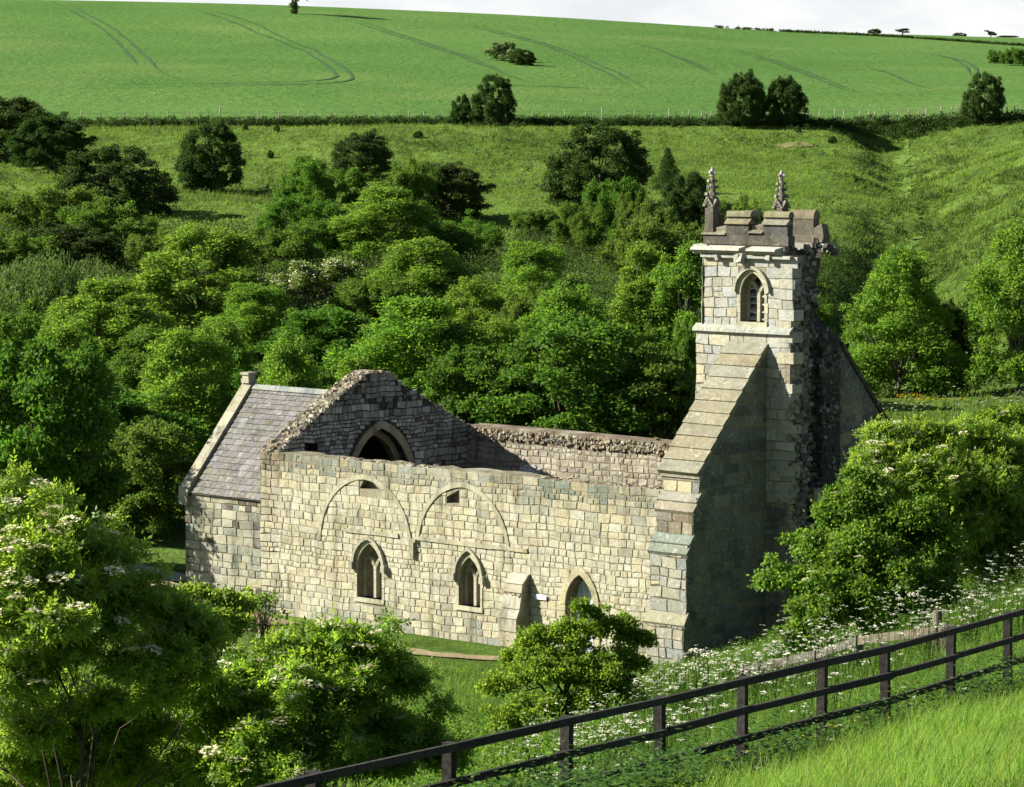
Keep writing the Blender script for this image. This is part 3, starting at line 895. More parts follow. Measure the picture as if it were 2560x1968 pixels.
# little broken buttress between window and door
mb = MB()
prof = [(-.55, -.3), (-.55, .98), (-.42, 1.22), (-.36, 1.40), (-.34, 1.66), (-.30, 1.90), (-.02, 2.20), (.05, 2.20), (.05, -.3)]
V = [(10.28, y, z) for y, z in prof] + [(10.93, y, z) for y, z in prof]; n = len(prof)
mb.add(V, [tuple(range(n)), tuple(range(2 * n - 1, n - 1, -1))] + [(i, (i + 1) % n, n + (i + 1) % n, n + i) for i in range(n)], (.17, .16, .12))
for y0, z0_, y1, z1_ in ((-.55, .2, -.55, .62), (-.55, .64, -.55, .98), (-.55, 1.0, -.42, 1.24), (-.42, 1.26, -.34, 1.64), (-.34, 1.70, -.30, 1.92), (-.30, 1.94, -.03, 2.20)):
    q = [(10.27, y0, z0_), (10.94, y0, z0_), (10.94, y1, z1_), (10.27, y1, z1_)]
    mb.hexa([(a, b + .05, c - .02) for a, b, c in q] + [(a, b - .03, c + .01) for a, b, c in q], vary((.33, .31, .24), rng, .2))
rubble_top(mb, (10.3, -.36, 1.66), (10.9, -.36, 1.66), (0, .1, 0), 14, rng, (.05, .09), lambda a, b, r: vary((.20, .13, .055), r, .3))
stones(mb, FR_W(10.93), poly_iv(prof), 0, 2.1, rng, pal_side, dep=.012, gap=.01)
mb.build('stub_buttress', M['stone'], church)

# ---- gable wall between nave and chancel
GX = .75
gout = [(.0, -.3), (8.4, -.3), (8.4, 5.08), (8.05, 5.24), (6.9, 5.82), (5.7, 6.42), (5.22, 6.63), (4.8, 6.92), (4.44, 7.08), (3.85, 7.06), (3.3, 6.80), (2.51, 6.38), (1.4, 5.72), (.55, 5.20), (.23, 5.04), (.0, 4.86)]
ga = opening(3.02, 5.55, 0.0, 3.6, 5.34, 12)
gh = [(1.12, 4.84), (1.62, 4.84), (1.62, 5.09), (1.12, 5.09)]
mb = MB()
fw = FR_W(GX)
slab(mb, fw, gout, [ga, gh], GX, MORTG)
stones(mb, fw, poly_iv(gout), 0, 4.55, rng, pal_gable, [grow(ga, .22), gh], rh=(.11, .2), sw=(.10, .30), dep=.03)
stones(mb, fw, poly_iv(gout), 4.55, 5.9, rng, pal_gable, [grow(ga, .22), gh], rh=(.09, .15), sw=(.10, .24), dep=.03)
stones(mb, fw, poly_iv(gout), 5.9, 7.05, rng, pal_gable, [grow(ga, .22), gh], rh=(.12, .24), sw=(.12, .3), dep=.035, skip=.22)
mb.build('gable_wall', M['grey_stone'], church)
mb = MB()
for (ya, za), (yb, zb) in zip(gout[2:-1], gout[3:]):
    L = math.hypot(yb - ya, zb - za)
    rubble_top(mb, (-.02, ya, za - .03), (-.02, yb, zb - .03), (GX, 0, 0), int(80 * L), rng, (.05, .14), pal_rubble)
mb.build('rubble_wall_top', M['stone'], church)
mb = MB()
o_ = arch_pts(2.80, 5.80, 3.6, 5.58, 14); i_ = arch_pts(3.02, 5.55, 3.6, 5.34, 14)
band(mb, fw, i_, o_, -.02, .06, rng, (.36, .33, .23), var=.12)
o2 = i_; i2 = arch_pts(3.22, 5.35, 3.6, 5.12, 14)
band(mb, fw, i2, o2, -.50, -.26, rng, (.30, .25, .17), var=.15)
mb.build('chancel_arch', M['stone'], church)
mb = MB()
mb.box(.32, .40, 1.05, 1.7, 4.80, 5.12, (.05, .045, .04))
mb.build('putlog_recess', M['grey_stone'], church)

# ---- far nave wall
mb = MB()
YF = 8.1
ff = FR_N(YF)
fo = [(.75, -.3), (16.4, -.3), (16.4, 5.05), (12, 5.12), (8, 5.16), (4, 5.20), (.75, 5.2)]
slab(mb, ff, fo, [], .8, (.17, .135, .10))
stones(mb, ff, lambda z: (.75, 16.4), 0, 4.72, rng, pal_far, rh=(.12, .24), sw=(.12, .34), dep=.016, rough=.012, gap=.006)
for k in range(46):
    X_ = 3.0 + rng.random() * .85; z_ = 3.78 + rng.random() * .34 - abs(X_ - 3.42) * .35
    q = ((X_, z_), (X_ + .15, z_), (X_ + .15, z_ + .06), (X_, z_ + .06))
    mb.hexa([ff(*p, 0) for p in q] + [ff(*p, .05 + .02 * rng.random()) for p in q], vary((.55, .56, .56), rng, .15, .02))
for (xa, za), (xb, zb) in (((.8, 5.18), (8, 5.14)), ((8, 5.14), (16.4, 5.03))):
    rubble_top(mb, (xa, YF + .02, za - .02), (xb, YF + .02, zb - .02), (0, .74, 0), int((xb - xa) * 90), rng, (.04, .085), pal_rubble, -.02)
    for k in range(int((xb - xa) * 60)):
        t = rng.random(); mb.chunk((xa + (xb - xa) * t, YF - .01, za + (zb - za) * t - .04 - .30 * rng.random()), rng.uniform(.04, .085), rng, pal_rubble(0, 0, rng), 0, .6)
    rubble_top(mb, (max(xa, 9), YF + .1, za + .05), (xb, YF + .1, zb + .05), (0, .6, 0), 60 if xa > 5 else 6, rng, (.04, .08), lambda a, b, r: vary((.13, .11, .03), r, .3))
tag(mb.build('far_nave_wall', M['stone'], church), 'brown far wall of the nave, capped with rough rubble')

# ---- chancel
CX0, CX1, CY0, CY1, CE, CR = -5.62, .0, 1.95, 7.15, 3.22, 6.28
CYM = (CY0 + CY1) / 2
mb = MB()
fc = FR_N(CY0)
slab(mb, fc, [(CX0, -.5), (CX1, -.5), (CX1, CE), (CX0, CE)], [], .5, MORT)
stones(mb, fc, lambda z: (CX0, CX1), 0.1, CE - .02, rng, pal_chancel, rh=(.18, .30), sw=(.22, .55), dep=.03)
eg = [(CY0, -.5), (CY1, -.5), (CY1, CE), (CYM, CR + .02), (CY0, CE)]
slab(mb, FR_E(CX0), eg, [], .5, MORT)
stones(mb, FR_E(CX0), poly_iv(eg), 0, CR - .1, rng, pal_chancel, rh=(.18, .3), sw=(.22, .5))
slab(mb, FR_S(CY1), [(CX0, -.5), (CX1, -.5), (CX1, CE), (CX0, CE)], [], .5, MORT)
stones(mb, FR_S(CY1), lambda z: (CX0, CX1), 0, CE, rng, pal_chancel)
tag(mb.build('chancel_wall', M['stone'], church), 'grey stone chancel wall, partly shaded')
mb = MB()
SL = math.hypot(CYM - CY0 + .12, CR - CE + .14)
for side in (1, -1):
    y_e = CYM - side * (CYM - CY0 + .12); z_e = CE - .12
    dy, dz = (CYM - y_e) / SL, (CR - z_e) / SL
    nrm = Vector((0, -dz * side, abs(dy)))
    t = 0.0; row = 0
    mb.add([(CX0 + .3, y_e, z_e - .02), (CX1, y_e, z_e - .02), (CX1, CYM, CR - .02), (CX0 + .3, CYM, CR - .02)], [(0, 1, 2, 3)], (.12, .11, .11))
    while t < SL - .05:
        h = .255 - .075 * (t / SL); x = CX0 + .30 - (row % 2) * .16
        while x < CX1:
            w = rng.uniform(.22, .40); xa, xb = max(x + .006, CX0 + .3), min(x + w - .006, CX1); x += w
            if xb - xa < .03: continue
            t1 = min(t + h + .02, SL)
            lo, hi = .034 + rng.uniform(-.004, .008), .006
            P = lambda xx, tt, d: (xx, y_e + dy * tt + nrm.y * d, z_e + dz * tt + nrm.z * d)
            r = rng.random()
            c = (.168, .160, .155) if r < .6 else ((.145, .138, .135) if r < .8 else ((.21, .20, .198) if r < .92 else (.155, .153, .13)))
            if t < .9 and rng.random() < .4: c = (.185, .18, .15)
            e = rng.uniform(-.01, .01)
            mb.hexa([P(xa, t + e, 0), P(xb, t + e, 0), P(xb, t1, -.005), P(xa, t1, -.005), P(xa, t + e, lo), P(xb, t + e, lo), P(xb, t1, hi), P(xa, t1, hi)], vary(c, rng, .10, .03))
        t += h; row += 1
roof = mb.build('chancel_roof', M['slate'], church)
tag(roof, 'purple-grey slate roof of the chancel')
mb = MB()
for k in range(9):
    x0 = CX0 + .32 + (CX1 - CX0 - .32) * k / 9
    mb.hexa([(x0, CYM - .14, CR - .06), (x0 + .58, CYM - .14, CR - .06), (x0 + .58, CYM + .14, CR - .06), (x0, CYM + .14, CR - .06), (x0, CYM - .03, CR + .09), (x0 + .58, CYM - .03, CR + .09), (x0 + .58, CYM + .03, CR + .09), (x0, CYM + .03, CR + .09)], vary((.22, .235, .22), rng, .1))
mb.build('ridge_tiles', M['slate'], roof)
mb = MB()
for side in (1, -1):
    y_e = CYM - side * (CYM - CY0 + .22); z_e = CE - .22
    for k in range(7):
        a, b = k / 7, (k + 1) / 7 - .006
        P = lambda x, t, d: (x, y_e + (CYM - y_e) * t, z_e + (CR - z_e) * t + d)
        mb.hexa([P(CX0 - .06, a, 0), P(CX0 + .36, a, 0), P(CX0 + .36, b, 0), P(CX0 - .06, b, 0), P(CX0 - .06, a, .22), P(CX0 + .36, a, .20), P(CX0 + .36, b, .20), P(CX0 - .06, b, .22)], vary((.36, .34, .25), rng, .14))
    mb.box(CX0 - .08, CX0 + .34, min(y_e, y_e + side * .3), max(y_e, y_e + side * .3), CE - .5, CE - .22, (.26, .26, .21))
cop = mb.build('gable_coping', M['stone'], church)
mb = MB()
mb.box(CX0 - .04, CX0 + .32, CYM - .18, CYM + .18, CR + .12, CR + .26, (.38, .36, .26))
mb.box(CX0 - .01, CX0 + .28, CYM - .15, CYM + .15, CR + .26, CR + .38, (.42, .39, .28))
mb.box(CX0 - .05, CX0 + .32, CYM - .19, CYM + .19, CR + .38, CR + .46, (.36, .35, .25))
mb.build('finial_base', M['stone'], cop)

# ---- tower
TX0, TX1, TY0, TY1 = 14.75, 18.02, 2.5, 5.85
mb = MB()
fb = FR_N(TY0)
bw = opening(16.24, 17.06, 9.26, 10.08, 10.56)
slab(mb, fb, [(TX0, -.3), (TX1 - .15, -.3), (TX1 - .05, 9.0), (TX0, 9.0)], [], .8, MORT)
fu = FR_N(TY0 + .06)
slab(mb, fu, [(TX0 + .18, 9.0), (TX1 - .12, 9.0), (TX1 - .12, 11.05), (TX0 + .18, 11.05)], [bw], .72, MORT)
stones(mb, fb, lambda z: (TX0, TX1 - .16), 4.5, 9.0, rng, pal_tower, rh=(.24, .33), sw=(.28, .5), jut=(-.12, .28))
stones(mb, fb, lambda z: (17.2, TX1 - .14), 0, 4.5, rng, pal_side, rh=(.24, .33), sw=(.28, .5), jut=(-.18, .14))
stones(mb, fu, lambda z: (TX0 + .18, TX1 - .16), 9.1, 11.04, rng, pal_tower, [grow(bw, .1)], rh=(.24, .30), sw=(.26, .46), jut=(-.10, .30))
zq = 4.6
while zq < 10.9:
    hq = rng.uniform(.24, .32)
    if rng.random() < .55:
        xq = TX1 - .14 + rng.uniform(.08, .22) - (.04 if zq > 9 else 0)
        y_ = TY0 + (.06 if zq > 9.0 else 0) - .022
        mb.box(TX1 - .45, xq, y_ - rng.uniform(0, .012), y_ + .42, zq + .01, zq + hq - .012, pal_tower(0, zq, rng))
    zq += hq
# broken end of that wall, ragged
def ragged(mb, x, y0, y1, z0, z1, n, rng, size=(.08, .2), pal=pal_dark, dx=.12):
    for k in range(n):
        mb.chunk((x + rng.uniform(-dx, dx), rng.uniform(y0, y1), rng.uniform(z0, z1)), rng.uniform(*size), rng, pal(0, 0, rng), 0, .6)
ragged(mb, TX1 - .16, TY0 + .15, TY0 + .85, 0, 11.0, 1100, rng, (.05, .12), lambda a, b, r: vary((.24, .24, .21) if r.random() < .4 else (.11, .105, .09), r, .3))
ragged(mb, TX1 - .1, TY0 + .1, TY0 + .3, 2, 9, 150, rng, (.06, .11), lambda a, b, r: vary((.30, .28, .21), r, .25), .06)
# quoins on the far side corner (east edge is a clean corner)
slab(mb, FR_E(TX0), [(TY0, -.3), (TY1, -.3), (TY1, 9.0), (TY0, 9.0)], [], .8, MORT)
stones(mb, FR_E(TX0), lambda z: (TY0, TY1), 4.8, 9.0, rng, pal_tower, rh=(.24, .33), sw=(.28, .5))
slab(mb, FR_E(TX0 + .18), [(TY0 + .06, 9.0), (TY1, 9.0), (TY1, 11.05), (TY0 + .06, 11.05)], [], .6, MORT)
stones(mb, FR_E(TX0 + .18), lambda z: (TY0, TY1), 9.0, 11.05, rng, pal_tower, rh=(.24, .33), sw=(.28, .5))
# far wall of the tower, collapsed towards the west
so = [(TX0 + .1, -.3), (17.1, -.3), (17.1, 8.6), (16.7, 8.9), (16.25, 9.3), (16.2, 10.0), (16.45, 11.1), (TX0 + .1, 11.1)]
slab(mb, FR_N(TY1 - .8), so, [], .8, MORTG)
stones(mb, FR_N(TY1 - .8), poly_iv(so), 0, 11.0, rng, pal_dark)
stones(mb, FR_S(TY1), poly_iv(so), 0, 11.0, rng, pal_tower)
ragged(mb, 17.02, TY1 - .85, TY1 + .02, 0, 8.6, 420, rng, (.05, .13), dx=.08)
ragged(mb, 16.2, TY1 - .85, TY1, 8.9, 11.1, 160, rng, (.05, .13))
# rubble core left standing inside
co = [(TY0 + .7, -.3), (TY1 - .75, -.3), (TY1 - .75, 8.72), (4.75, 8.8), (4.2, 9.1), (3.7, 9.35), (TY0 + .7, 9.6)]
wo = opening(3.75, 4.95, 2.35, 3.45, 4.05)
slab(mb, FR_W(16.72), co, [wo], .9, (.05, .05, .042))
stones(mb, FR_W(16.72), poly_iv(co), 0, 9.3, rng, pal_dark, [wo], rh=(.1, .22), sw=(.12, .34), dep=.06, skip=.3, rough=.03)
ragged(mb, 16.75, TY0 + .75, TY1 - .75, 4.6, 9.4, 520, rng, (.05, .12))
ragged(mb, 16.75, 3.7, 5.5, 8.6, 9.0, 60, rng, (.08, .16))
mb.box(16.6, 17.2, 3.5, 4.55, 4.42, 4.52, (.26, .24, .15))
mb.box(16.6, 17.25, 4.5, 5.3, 4.30, 4.66, (.33, .30, .19))
tower = mb.build('tower', M['tower_stone'], church)
tag(tower, 'broken square tower with a toothed west edge')

mb = MB()                                    # string course and cornice
for xa, xb in ((TX0 - .06, 15.6), (15.61, 16.5), (16.51, 17.3), (17.31, 18.02)):
    mb.hexa([(xa, TY0 - .12, 8.97), (xb, TY0 - .12, 8.97), (xb, TY0 + .1, 8.94), (xa, TY0 + .1, 8.94), (xa, TY0 - .10, 9.05), (xb, TY0 - .10, 9.05), (xb, TY0 + .06, 9.17), (xa, TY0 + .06, 9.17)], vary((.34, .34, .28), rng, .1))
mb.build('string_course', M['tower_stone'], tower)
mb = MB()
def cornice(xa, xb, jag=0):
    mb.hexa([(xa, TY0 - .05, 11.05), (xb, TY0 - .05, 11.05), (xb, TY0 + .3, 11.05), (xa, TY0 + .3, 11.05), (xa, TY0 - .22, 11.16), (xb - jag, TY0 - .22, 11.16), (xb, TY0 + .3, 11.16), (xa, TY0 + .3, 11.16)], vary((.36, .36, .30), rng, .1))
    mb.hexa([(xa, TY0 - .24, 11.162), (xb - jag, TY0 - .24, 11.162), (xb, TY0 + .3, 11.162), (xa, TY0 + .3, 11.162), (xa, TY0 - .22, 11.22), (xb - jag, TY0 - .22, 11.22), (xb, TY0 + .2, 11.32), (xa, TY0 + .2, 11.32)], vary((.44, .43, .35), rng, .1))
cornice(TX0 - .04, 15.45); cornice(15.46, 16.42, .04); cornice(16.62, 17.72, .12)
for xa, xb in ((14.95, 16.4), (16.42, 18.0)):
    mb.box(xa, xb, TY0 - .09, TY0 + .1, 10.96, 11.045, vary((.37, .37, .31), rng, .1))
mb.box(TX0 - .10, TX0 + .4, TY0 - .05, TY1 + .15, 11.06, 11.30, (.38, .37, .30))
mb.box(TX0, 16.75, TY1 - .3, TY1 + .15, 11.06, 11.30, (.3, .3, .25))
for xg, sz in ((15.55, .07), (16.28, .11), (16.36, .12), (17.3, .07)):
    mb.chunk((xg, TY0 - .12, 11.0 - sz * .3), sz, rng, (.34, .34, .29), 0, 1.2)
ragged(mb, 17.75, TY0 + .1, TY1 - 1.2, 11.0, 11.3, 26, rng, (.07, .15), pal_dark, .2)
mb.build('cornice', M['tower_stone'], tower)

# belfry window with stone louvres
bwin = two_light('belfry_window', 16.24, 17.06, 9.26, 10.0, 10.58, (16.04, 17.26, 10.06, 10.76), -.34, -.24, fu, 'tower_stone', church)
bwin.name = 'belfry_window'
tag(bwin, 'arched belfry window with broken stone louvres')
for lx0, lx1 in ((16.28, 16.61), (16.69, 17.02)):
    for k in range(5):
        mb = MB()
        z_ = 9.30 + k * .20; t_ = rng.uniform(-.05, .05)
        q = [(lx0, z_), (lx1, z_ + t_), (lx1, z_ + .035 + t_), (lx0, z_ + .035)]
        V = [(x, TY0 + .06 + .28, z) for x, z in q] + [(x, TY0 + .06 + .55, z + .17) for x, z in q]
        mb.hexa(V, vary((.36, .37, .35), rng, .12))
        mb.build('louvre', M['tower_stone'], bwin)
mb = MB(); mb.box(16.1, 17.2, TY0 + .70, TY0 + .76, 9.1, 10.75, (.02, .02, .02)); mb.build('interior_shade_panel', M['dark_stone'], bwin)  # near-black panel stands in for the unlit space behind the louvres

# parapet
mb = MB()
def merlon_x(mb, x0, x1, y0, y1, zb, zt, cap=True):
    t = vary((.088, .086, .074), rng, .16)
    mb.box(x0, x1, y0, y1, zb, zb + (zt - zb) * .46, t)
    zc = zb + (zt - zb) * .46
    mb.hexa([(x0 - .02, y0 - .06, zc), (x1 + .02, y0 - .06, zc), (x1 + .02, y1, zc), (x0 - .02, y1, zc), (x0 - .02, y0 - .04, zc + .04), (x1 + .02, y0 - .04, zc + .04), (x1 + .02, y0 + .09, zc + .15), (x0 - .02, y0 + .09, zc + .15)], vary((.20, .185, .13), rng, .12))
    mb.box(x0 + .003, x1 - .003, y0 + .075, y1, zc + .02, zt - .13, mulc(t, .8))
    a, b = y0 + .035, y1 + .04; c = (a + b) / 2; w = (b - a) / 2
    prev = None
    for k in range(8):
        an = math.pi * k / 7
        p = (c - w * math.cos(an), zt - .14 + .15 * math.sin(an))
        if prev: mb.hexa([(x0 - .012, prev[0], zt - .15), (x1 + .012, prev[0], zt - .15), (x1 + .012, p[0], zt - .15), (x0 - .012, p[0], zt - .15), (x0 - .012, prev[0], prev[1]), (x1 + .012, prev[0], prev[1]), (x1 + .012, p[0], p[1]), (x0 - .012, p[0], p[1])], (.20, .19, .115))
        prev = p
pts = [14.95, 15.4, 15.85, 16.3, 16.75, 17.3, 17.86]
for a, b in zip(pts[:-1], pts[1:]):
    mb.box(a + .002, b - .002, TY0 + .02, TY0 + .30, 11.31, 11.57, vary((.094, .090, .076), rng, .2))
for a, b in ((14.90, 15.73), (16.52, 17.0)):               # crenel sills, weathered front and back
    zz = 11.57 if a < 15 else 11.63
    mb.hexa([(a, TY0 - .03, zz), (b, TY0 - .03, zz), (b, TY0 + .34, zz), (a, TY0 + .34, zz), (a, TY0 - .02, zz + .03), (b, TY0 - .02, zz + .03), (b, TY0 + .12, zz + .09), (a, TY0 + .12, zz + .09)], (.235, .22, .16))
    mb.hexa([(a + .01, TY0 + .13, zz + .05), (b - .01, TY0 + .13, zz + .05), (b - .01, TY0 + .36, zz + .05), (a + .01, TY0 + .36, zz + .05), (a + .01, TY0 + .12, zz + .19), (b - .01, TY0 + .12, zz + .19), (b - .01, TY0 + .30, zz + .25), (a + .01, TY0 + .30, zz + .25)], (.20, .19, .13))
mb.box(14.95, 15.22, TY0 + .31, TY1 - .31, 11.31, 11.60, (.13, .115, .09))      # east run
mb.box(15.0, 15.2, 3.55, 4.55, 11.6, 12.05, (.12, .11, .085)); mb.box(14.95, 15.26, 3.52, 4.58, 12.05, 12.18, (.25, .25, .22))
mb.box(15.0, 15.2, 2.95, 3.12, 11.6, 12.1, (.15, .10, .075))
mb.box(14.95, 16.70, TY1 - .30, TY1, 11.31, 11.52, (.15, .125, .095))
par = mb.build('parapet', M['dark_stone'], church)
for a, b in ((15.73, 16.52), (17.0, 17.82)):
    mb = MB(); merlon_x(mb, a, b, TY0 + .03, TY0 + .27, 11.571, 12.21); mb.build('merlon', M['dark_stone'], par)
mb = MB()
mb.box(15.51, 16.34, TY1 - .28, TY1 - .02, 11.522, 12.0, (.12, .108, .085))
prev = None
for k in range(8):
    an = math.pi * k / 7; p = (TY1 - .15 - .15 * math.cos(an), 12.0 + .20 * math.sin(an))
    if prev: mb.hexa([(15.50, prev[0], 11.95), (16.36, prev[0], 11.95), (16.36, p[0], 11.95), (15.50, p[0], 11.95), (15.50, prev[0], prev[1]), (16.36, prev[0], prev[1]), (16.36, p[0], p[1]), (15.50, p[0], p[1])], (.19, .165, .115))
    prev = p
mb.hexa([(16.35, TY1 - .28, 11.522), (16.68, TY1 - .28, 11.522), (16.68, TY1, 11.522), (16.35, TY1, 11.522), (16.35, TY1 - .28, 11.70), (16.62, TY1 - .28, 11.84), (16.60, TY1, 11.80), (16.35, TY1, 11.68)], (.15, .135, .11))
for k in range(7): mb.chunk((16.35 + .3 * rng.random(), TY1 - .25, 11.25 + .2 * rng.random()), .11, rng, (.12, .11, .09))
tag(mb.build('merlon', M['dark_stone'], par), 'round-topped merlon on the far side of the tower')

def pinnacle(X, Y, zb, lean, name='pinnacle'):
    root = empty(name, (X, Y, zb), .0, church)
    root.rotation_euler = (lean, lean * .6, 0)
    m = MB(); h = .76
    m.box(-.14, .14, -.14, .14, 0, h, (.12, .112, .09))
    m.box(-.165, .165, -.165, .165, 0, .10, (.14, .12, .09))
    m.build('shaft', M['dark_stone'], root)
    m = MB()
    for s in range(4):                       # gablets
        R = Matrix.Rotation(s * math.pi / 2, 3, 'Z')
        V = [(-.20, -.19, h - .03), (0, -.21, h + .22), (.20, -.19, h - .03), (.13, -.18, h - .03), (0, -.18, h + .12), (-.13, -.18, h - .03)]
        W_ = [tuple(R @ Vector(p)) for p in V] + [tuple(R @ Vector((p[0], p[1] + .09, p[2]))) for p in V]
        m.add(W_, [(0, 1, 4, 5), (1, 2, 3, 4), (6, 11, 10, 7), (7, 10, 9, 8), (0, 6, 7, 1), (1, 7, 8, 2), (5, 4, 10, 11), (4, 3, 9, 10)], (.23, .22, .17))
        V = [(-.14, -.16, h), (.14, -.16, h), (0, -.16, h + .16), (0, 0, h + .16)]
        m.add([tuple(R @ Vector(p)) for p in V], [(0, 1, 2), (0, 2, 3), (1, 3, 2)], (.12, .11, .085))
    m.build('gablets', M['dark_stone'], root)
    m = MB(); z0 = h + .02; H_ = .78
    m.tube([(0, 0, z0), (0, 0, z0 + H_ * .5), (0, 0, z0 + H_)], [.135, .09, .045], 8, (.20, .19, .15))
    for lv, (zz, rr, s_) in enumerate(((.30, .135, .055), (.48, .115, .052), (.65, .09, .045))):
        for s in range(4):
            an = s * math.pi / 2 + math.pi / 4
            m.chunk((rr * math.cos(an) * 1.1, rr * math.sin(an) * 1.1, h + zz), s_, rng, (.11, .10, .08) if s % 2 else (.30, .28, .22), 0, .9)
    m.tube([(0, 0, z0 + H_ - .02), (0, 0, z0 + H_ + .02)], [.075, .07], 8, (.40, .38, .32))
    m.build('crocketed_spire', M['dark_stone'], root)
    m = MB(); zt = z0 + H_
    m.tube([(0, 0, zt), (0, 0, zt + .07), (0, 0, zt + .14), (0, 0, zt + .22)], [.05, .085, .06, .02], 7, (.42, .38, .33))
    for s in range(4):
        an = s * math.pi / 2; m.chunk((.085 * math.cos(an), .085 * math.sin(an), zt + .08), .042, rng, (.38, .35, .30), 0, 1)
    m.build('finial', M['dark_stone'], root)
    return root
tag(pinnacle(15.12, TY0 + .20, 11.60, .012), 'nearer pinnacle, on the corner by the battlements')
tag(pinnacle(15.14, TY1 - .18, 11.50, -.01), 'farther pinnacle, rising behind the battlements')

# ---- great sloping buttress
BX0, BX1 = 15.93, 17.18
prof = [(-.90, -.3), (-.90, 1.55), (-.78, 1.80), (-.78, 3.40), (-.52, 3.82), (-.52, 4.47), (-.25, 4.88), (-.25, 5.45), (2.52, 8.62), (2.52, -.3)]
mb = MB(); n = len(prof)
V = [(BX0, y, z) for y, z in prof] + [(BX1, y, z) for y, z in prof]
mb.add(V, [(i, (i + 1) % n, n + (i + 1) % n, n + i) for i in range(n)], MORT)
slab(mb, FR_W(BX1), prof, [], BX1 - BX0, MORT)
for z0, z1, Y in ((-.2, 1.5, -.90), (1.80, 3.38, -.78), (3.84, 4.46, -.52), (4.9, 5.26, -.25)):
    stones(mb, FR_N(Y), lambda z: (BX0, BX1), z0, z1, rng, pal_buttress, rh=(.2, .34), sw=(.22, .5), dep=.02, gap=.009)
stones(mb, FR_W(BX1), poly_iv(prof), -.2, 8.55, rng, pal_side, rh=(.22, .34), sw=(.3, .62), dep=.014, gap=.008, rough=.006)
but = mb.build('sloping_buttress', M['tower_stone'], church)
tag(but, 'great sloping buttress with a paved stone slope')
mb = MB()
N_ = 11; y0, z0, y1, z1 = -.36, 5.40, 2.50, 8.66
L = math.hypot(y1 - y0, z1 - z0); dy, dz = (y1 - y0) / L, (z1 - z0) / L; ny, nz = -dz, dy
for k in range(N_):
    a, b = L * k / N_, L * (k + 1) / N_ + .05
    P = lambda x, t, d: (x, y0 + dy * t + ny * d, z0 + dz * t + nz * d)
    s = rng.uniform(-.012, .012); t_ = vary((.24, .228, .165), rng, .12)
    mb.hexa([P(BX0 - .09, a, -.04), P(BX1 + .06, a, -.04), P(BX1 + .06, b, -.06), P(BX0 - .09, b, -.06), P(BX0 - .09, a + s, .10), P(BX1 + .06, a - s, .10), P(BX1 + .06, b, .055), P(BX0 - .09, b, .055)], t_)
mb.box(BX0 - .06, BX1 + .04, -.33, -.2, 5.30, 5.39, (.28, .26, .20))
mb.box(BX0 - .03, BX1 + .02, -.29, -.2, 5.22, 5.298, (.24, .22, .17))
mb.build('coping_slabs', M['tower_stone'], but)
def offs(ya, za, yb, zb, tint, cuts):
    mb = MB()
    for (xa, xb) in cuts:
        q = [(xa, ya - .05, za), (xb, ya - .05, za), (xb, yb, zb), (xa, yb, zb)]
        mb.hexa([(x, y + .06, z - .07) for x, y, z in q] + [(x, y, z + .02) for x, y, z in q], vary(tint, rng, .1))
    mb.build('weathered_offset', M['tower_stone'], but)
offs(-.90, 1.50, -.76, 1.82, (.30, .285, .20), ((BX0 - .07, BX1 + .05),))
offs(-.80, 3.36, -.64, 3.60, (.185, .205, .16), ((BX0 - .06, BX1 + .04),)); offs(-.66, 3.60, -.50, 3.85, (.19, .21, .165), ((BX0 - .05, BX1 + .03),))
offs(-.54, 4.44, -.38, 4.68, (.28, .25, .185), ((BX0 - .05, BX1 + .04),)); offs(-.40, 4.68, -.23, 4.92, (.27, .25, .19), ((BX0 - .05, BX1 + .03),))

# far buttress, seen end-on with its dark coping
prof2 = [(TY1 - .02, -.3), (9.3, -.3), (9.3, 4.9), (8.6, 5.55), (TY1 - .02, 8.48)]
mb = MB(); slab(mb, FR_W(17.1), prof2, [], 1.25, MORT)
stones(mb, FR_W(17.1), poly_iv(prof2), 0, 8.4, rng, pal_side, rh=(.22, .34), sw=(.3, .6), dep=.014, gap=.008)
for k in range(10):
    a, b = k / 10, (k + 1) / 10 - .004
    P = lambda x, t, d: (x, TY1 + (8.75 - TY1) * t, 8.48 + (5.42 - 8.48) * t + d)
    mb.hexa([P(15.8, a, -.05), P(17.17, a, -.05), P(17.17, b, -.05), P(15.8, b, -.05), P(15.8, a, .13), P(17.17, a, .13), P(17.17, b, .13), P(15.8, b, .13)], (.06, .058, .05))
tag(mb.build('far_buttress', M['tower_stone'], church), 'shaded far buttress beyond the tower')

# sign on the wall beside the door
sg = empty('sign', (*ch2w(11.12, -.055), 1.55), -ANG)
tag(sg, 'small white plaque with a blue square, on the wall left of the door', 'sign')
mb = MB(); mb.box(0, .46, -.012, 0, 0, .135); mb.build('plate', M['white_plate'], sg)
mb = MB(); mb.box(.008, .112, -.018, -.0125, .008, .127)
for k in range(3): mb.box(.026 + .026 * k, .038 + .026 * k, -.021, -.0185, .03, .108, (2.6, 2.2, 1.8))
mb.build('emblem', M['blue_plate'], sg)
mb = MB()
xx = .15
for w_ in (.06, .035, .05, .03, .045): mb.box(xx, xx + w_, -.0150, -.0125, .055, .085, (1.6, 1.6, 1.5)); xx += w_ + .012
mb.build('lettering', M['blue_plate'], sg)
# ------------------------------------------------------------------ trees and bushes
def leaf_faces(P, D, N, L, W, fold=.25):
    S = norm(np.cross(D, N)); L = L[:, None]; W = W[:, None]
    mid = P + D * L * .45
    V = np.stack([P, mid + S * W * .5 - N * W * fold * .5, P + D * L, mid - S * W * .5 - N * W * fold * .5], 1)
    return V.reshape(-1, 3)

def rand_dirs(rs, n):
    return norm(rs.normal(size=(n, 3)))

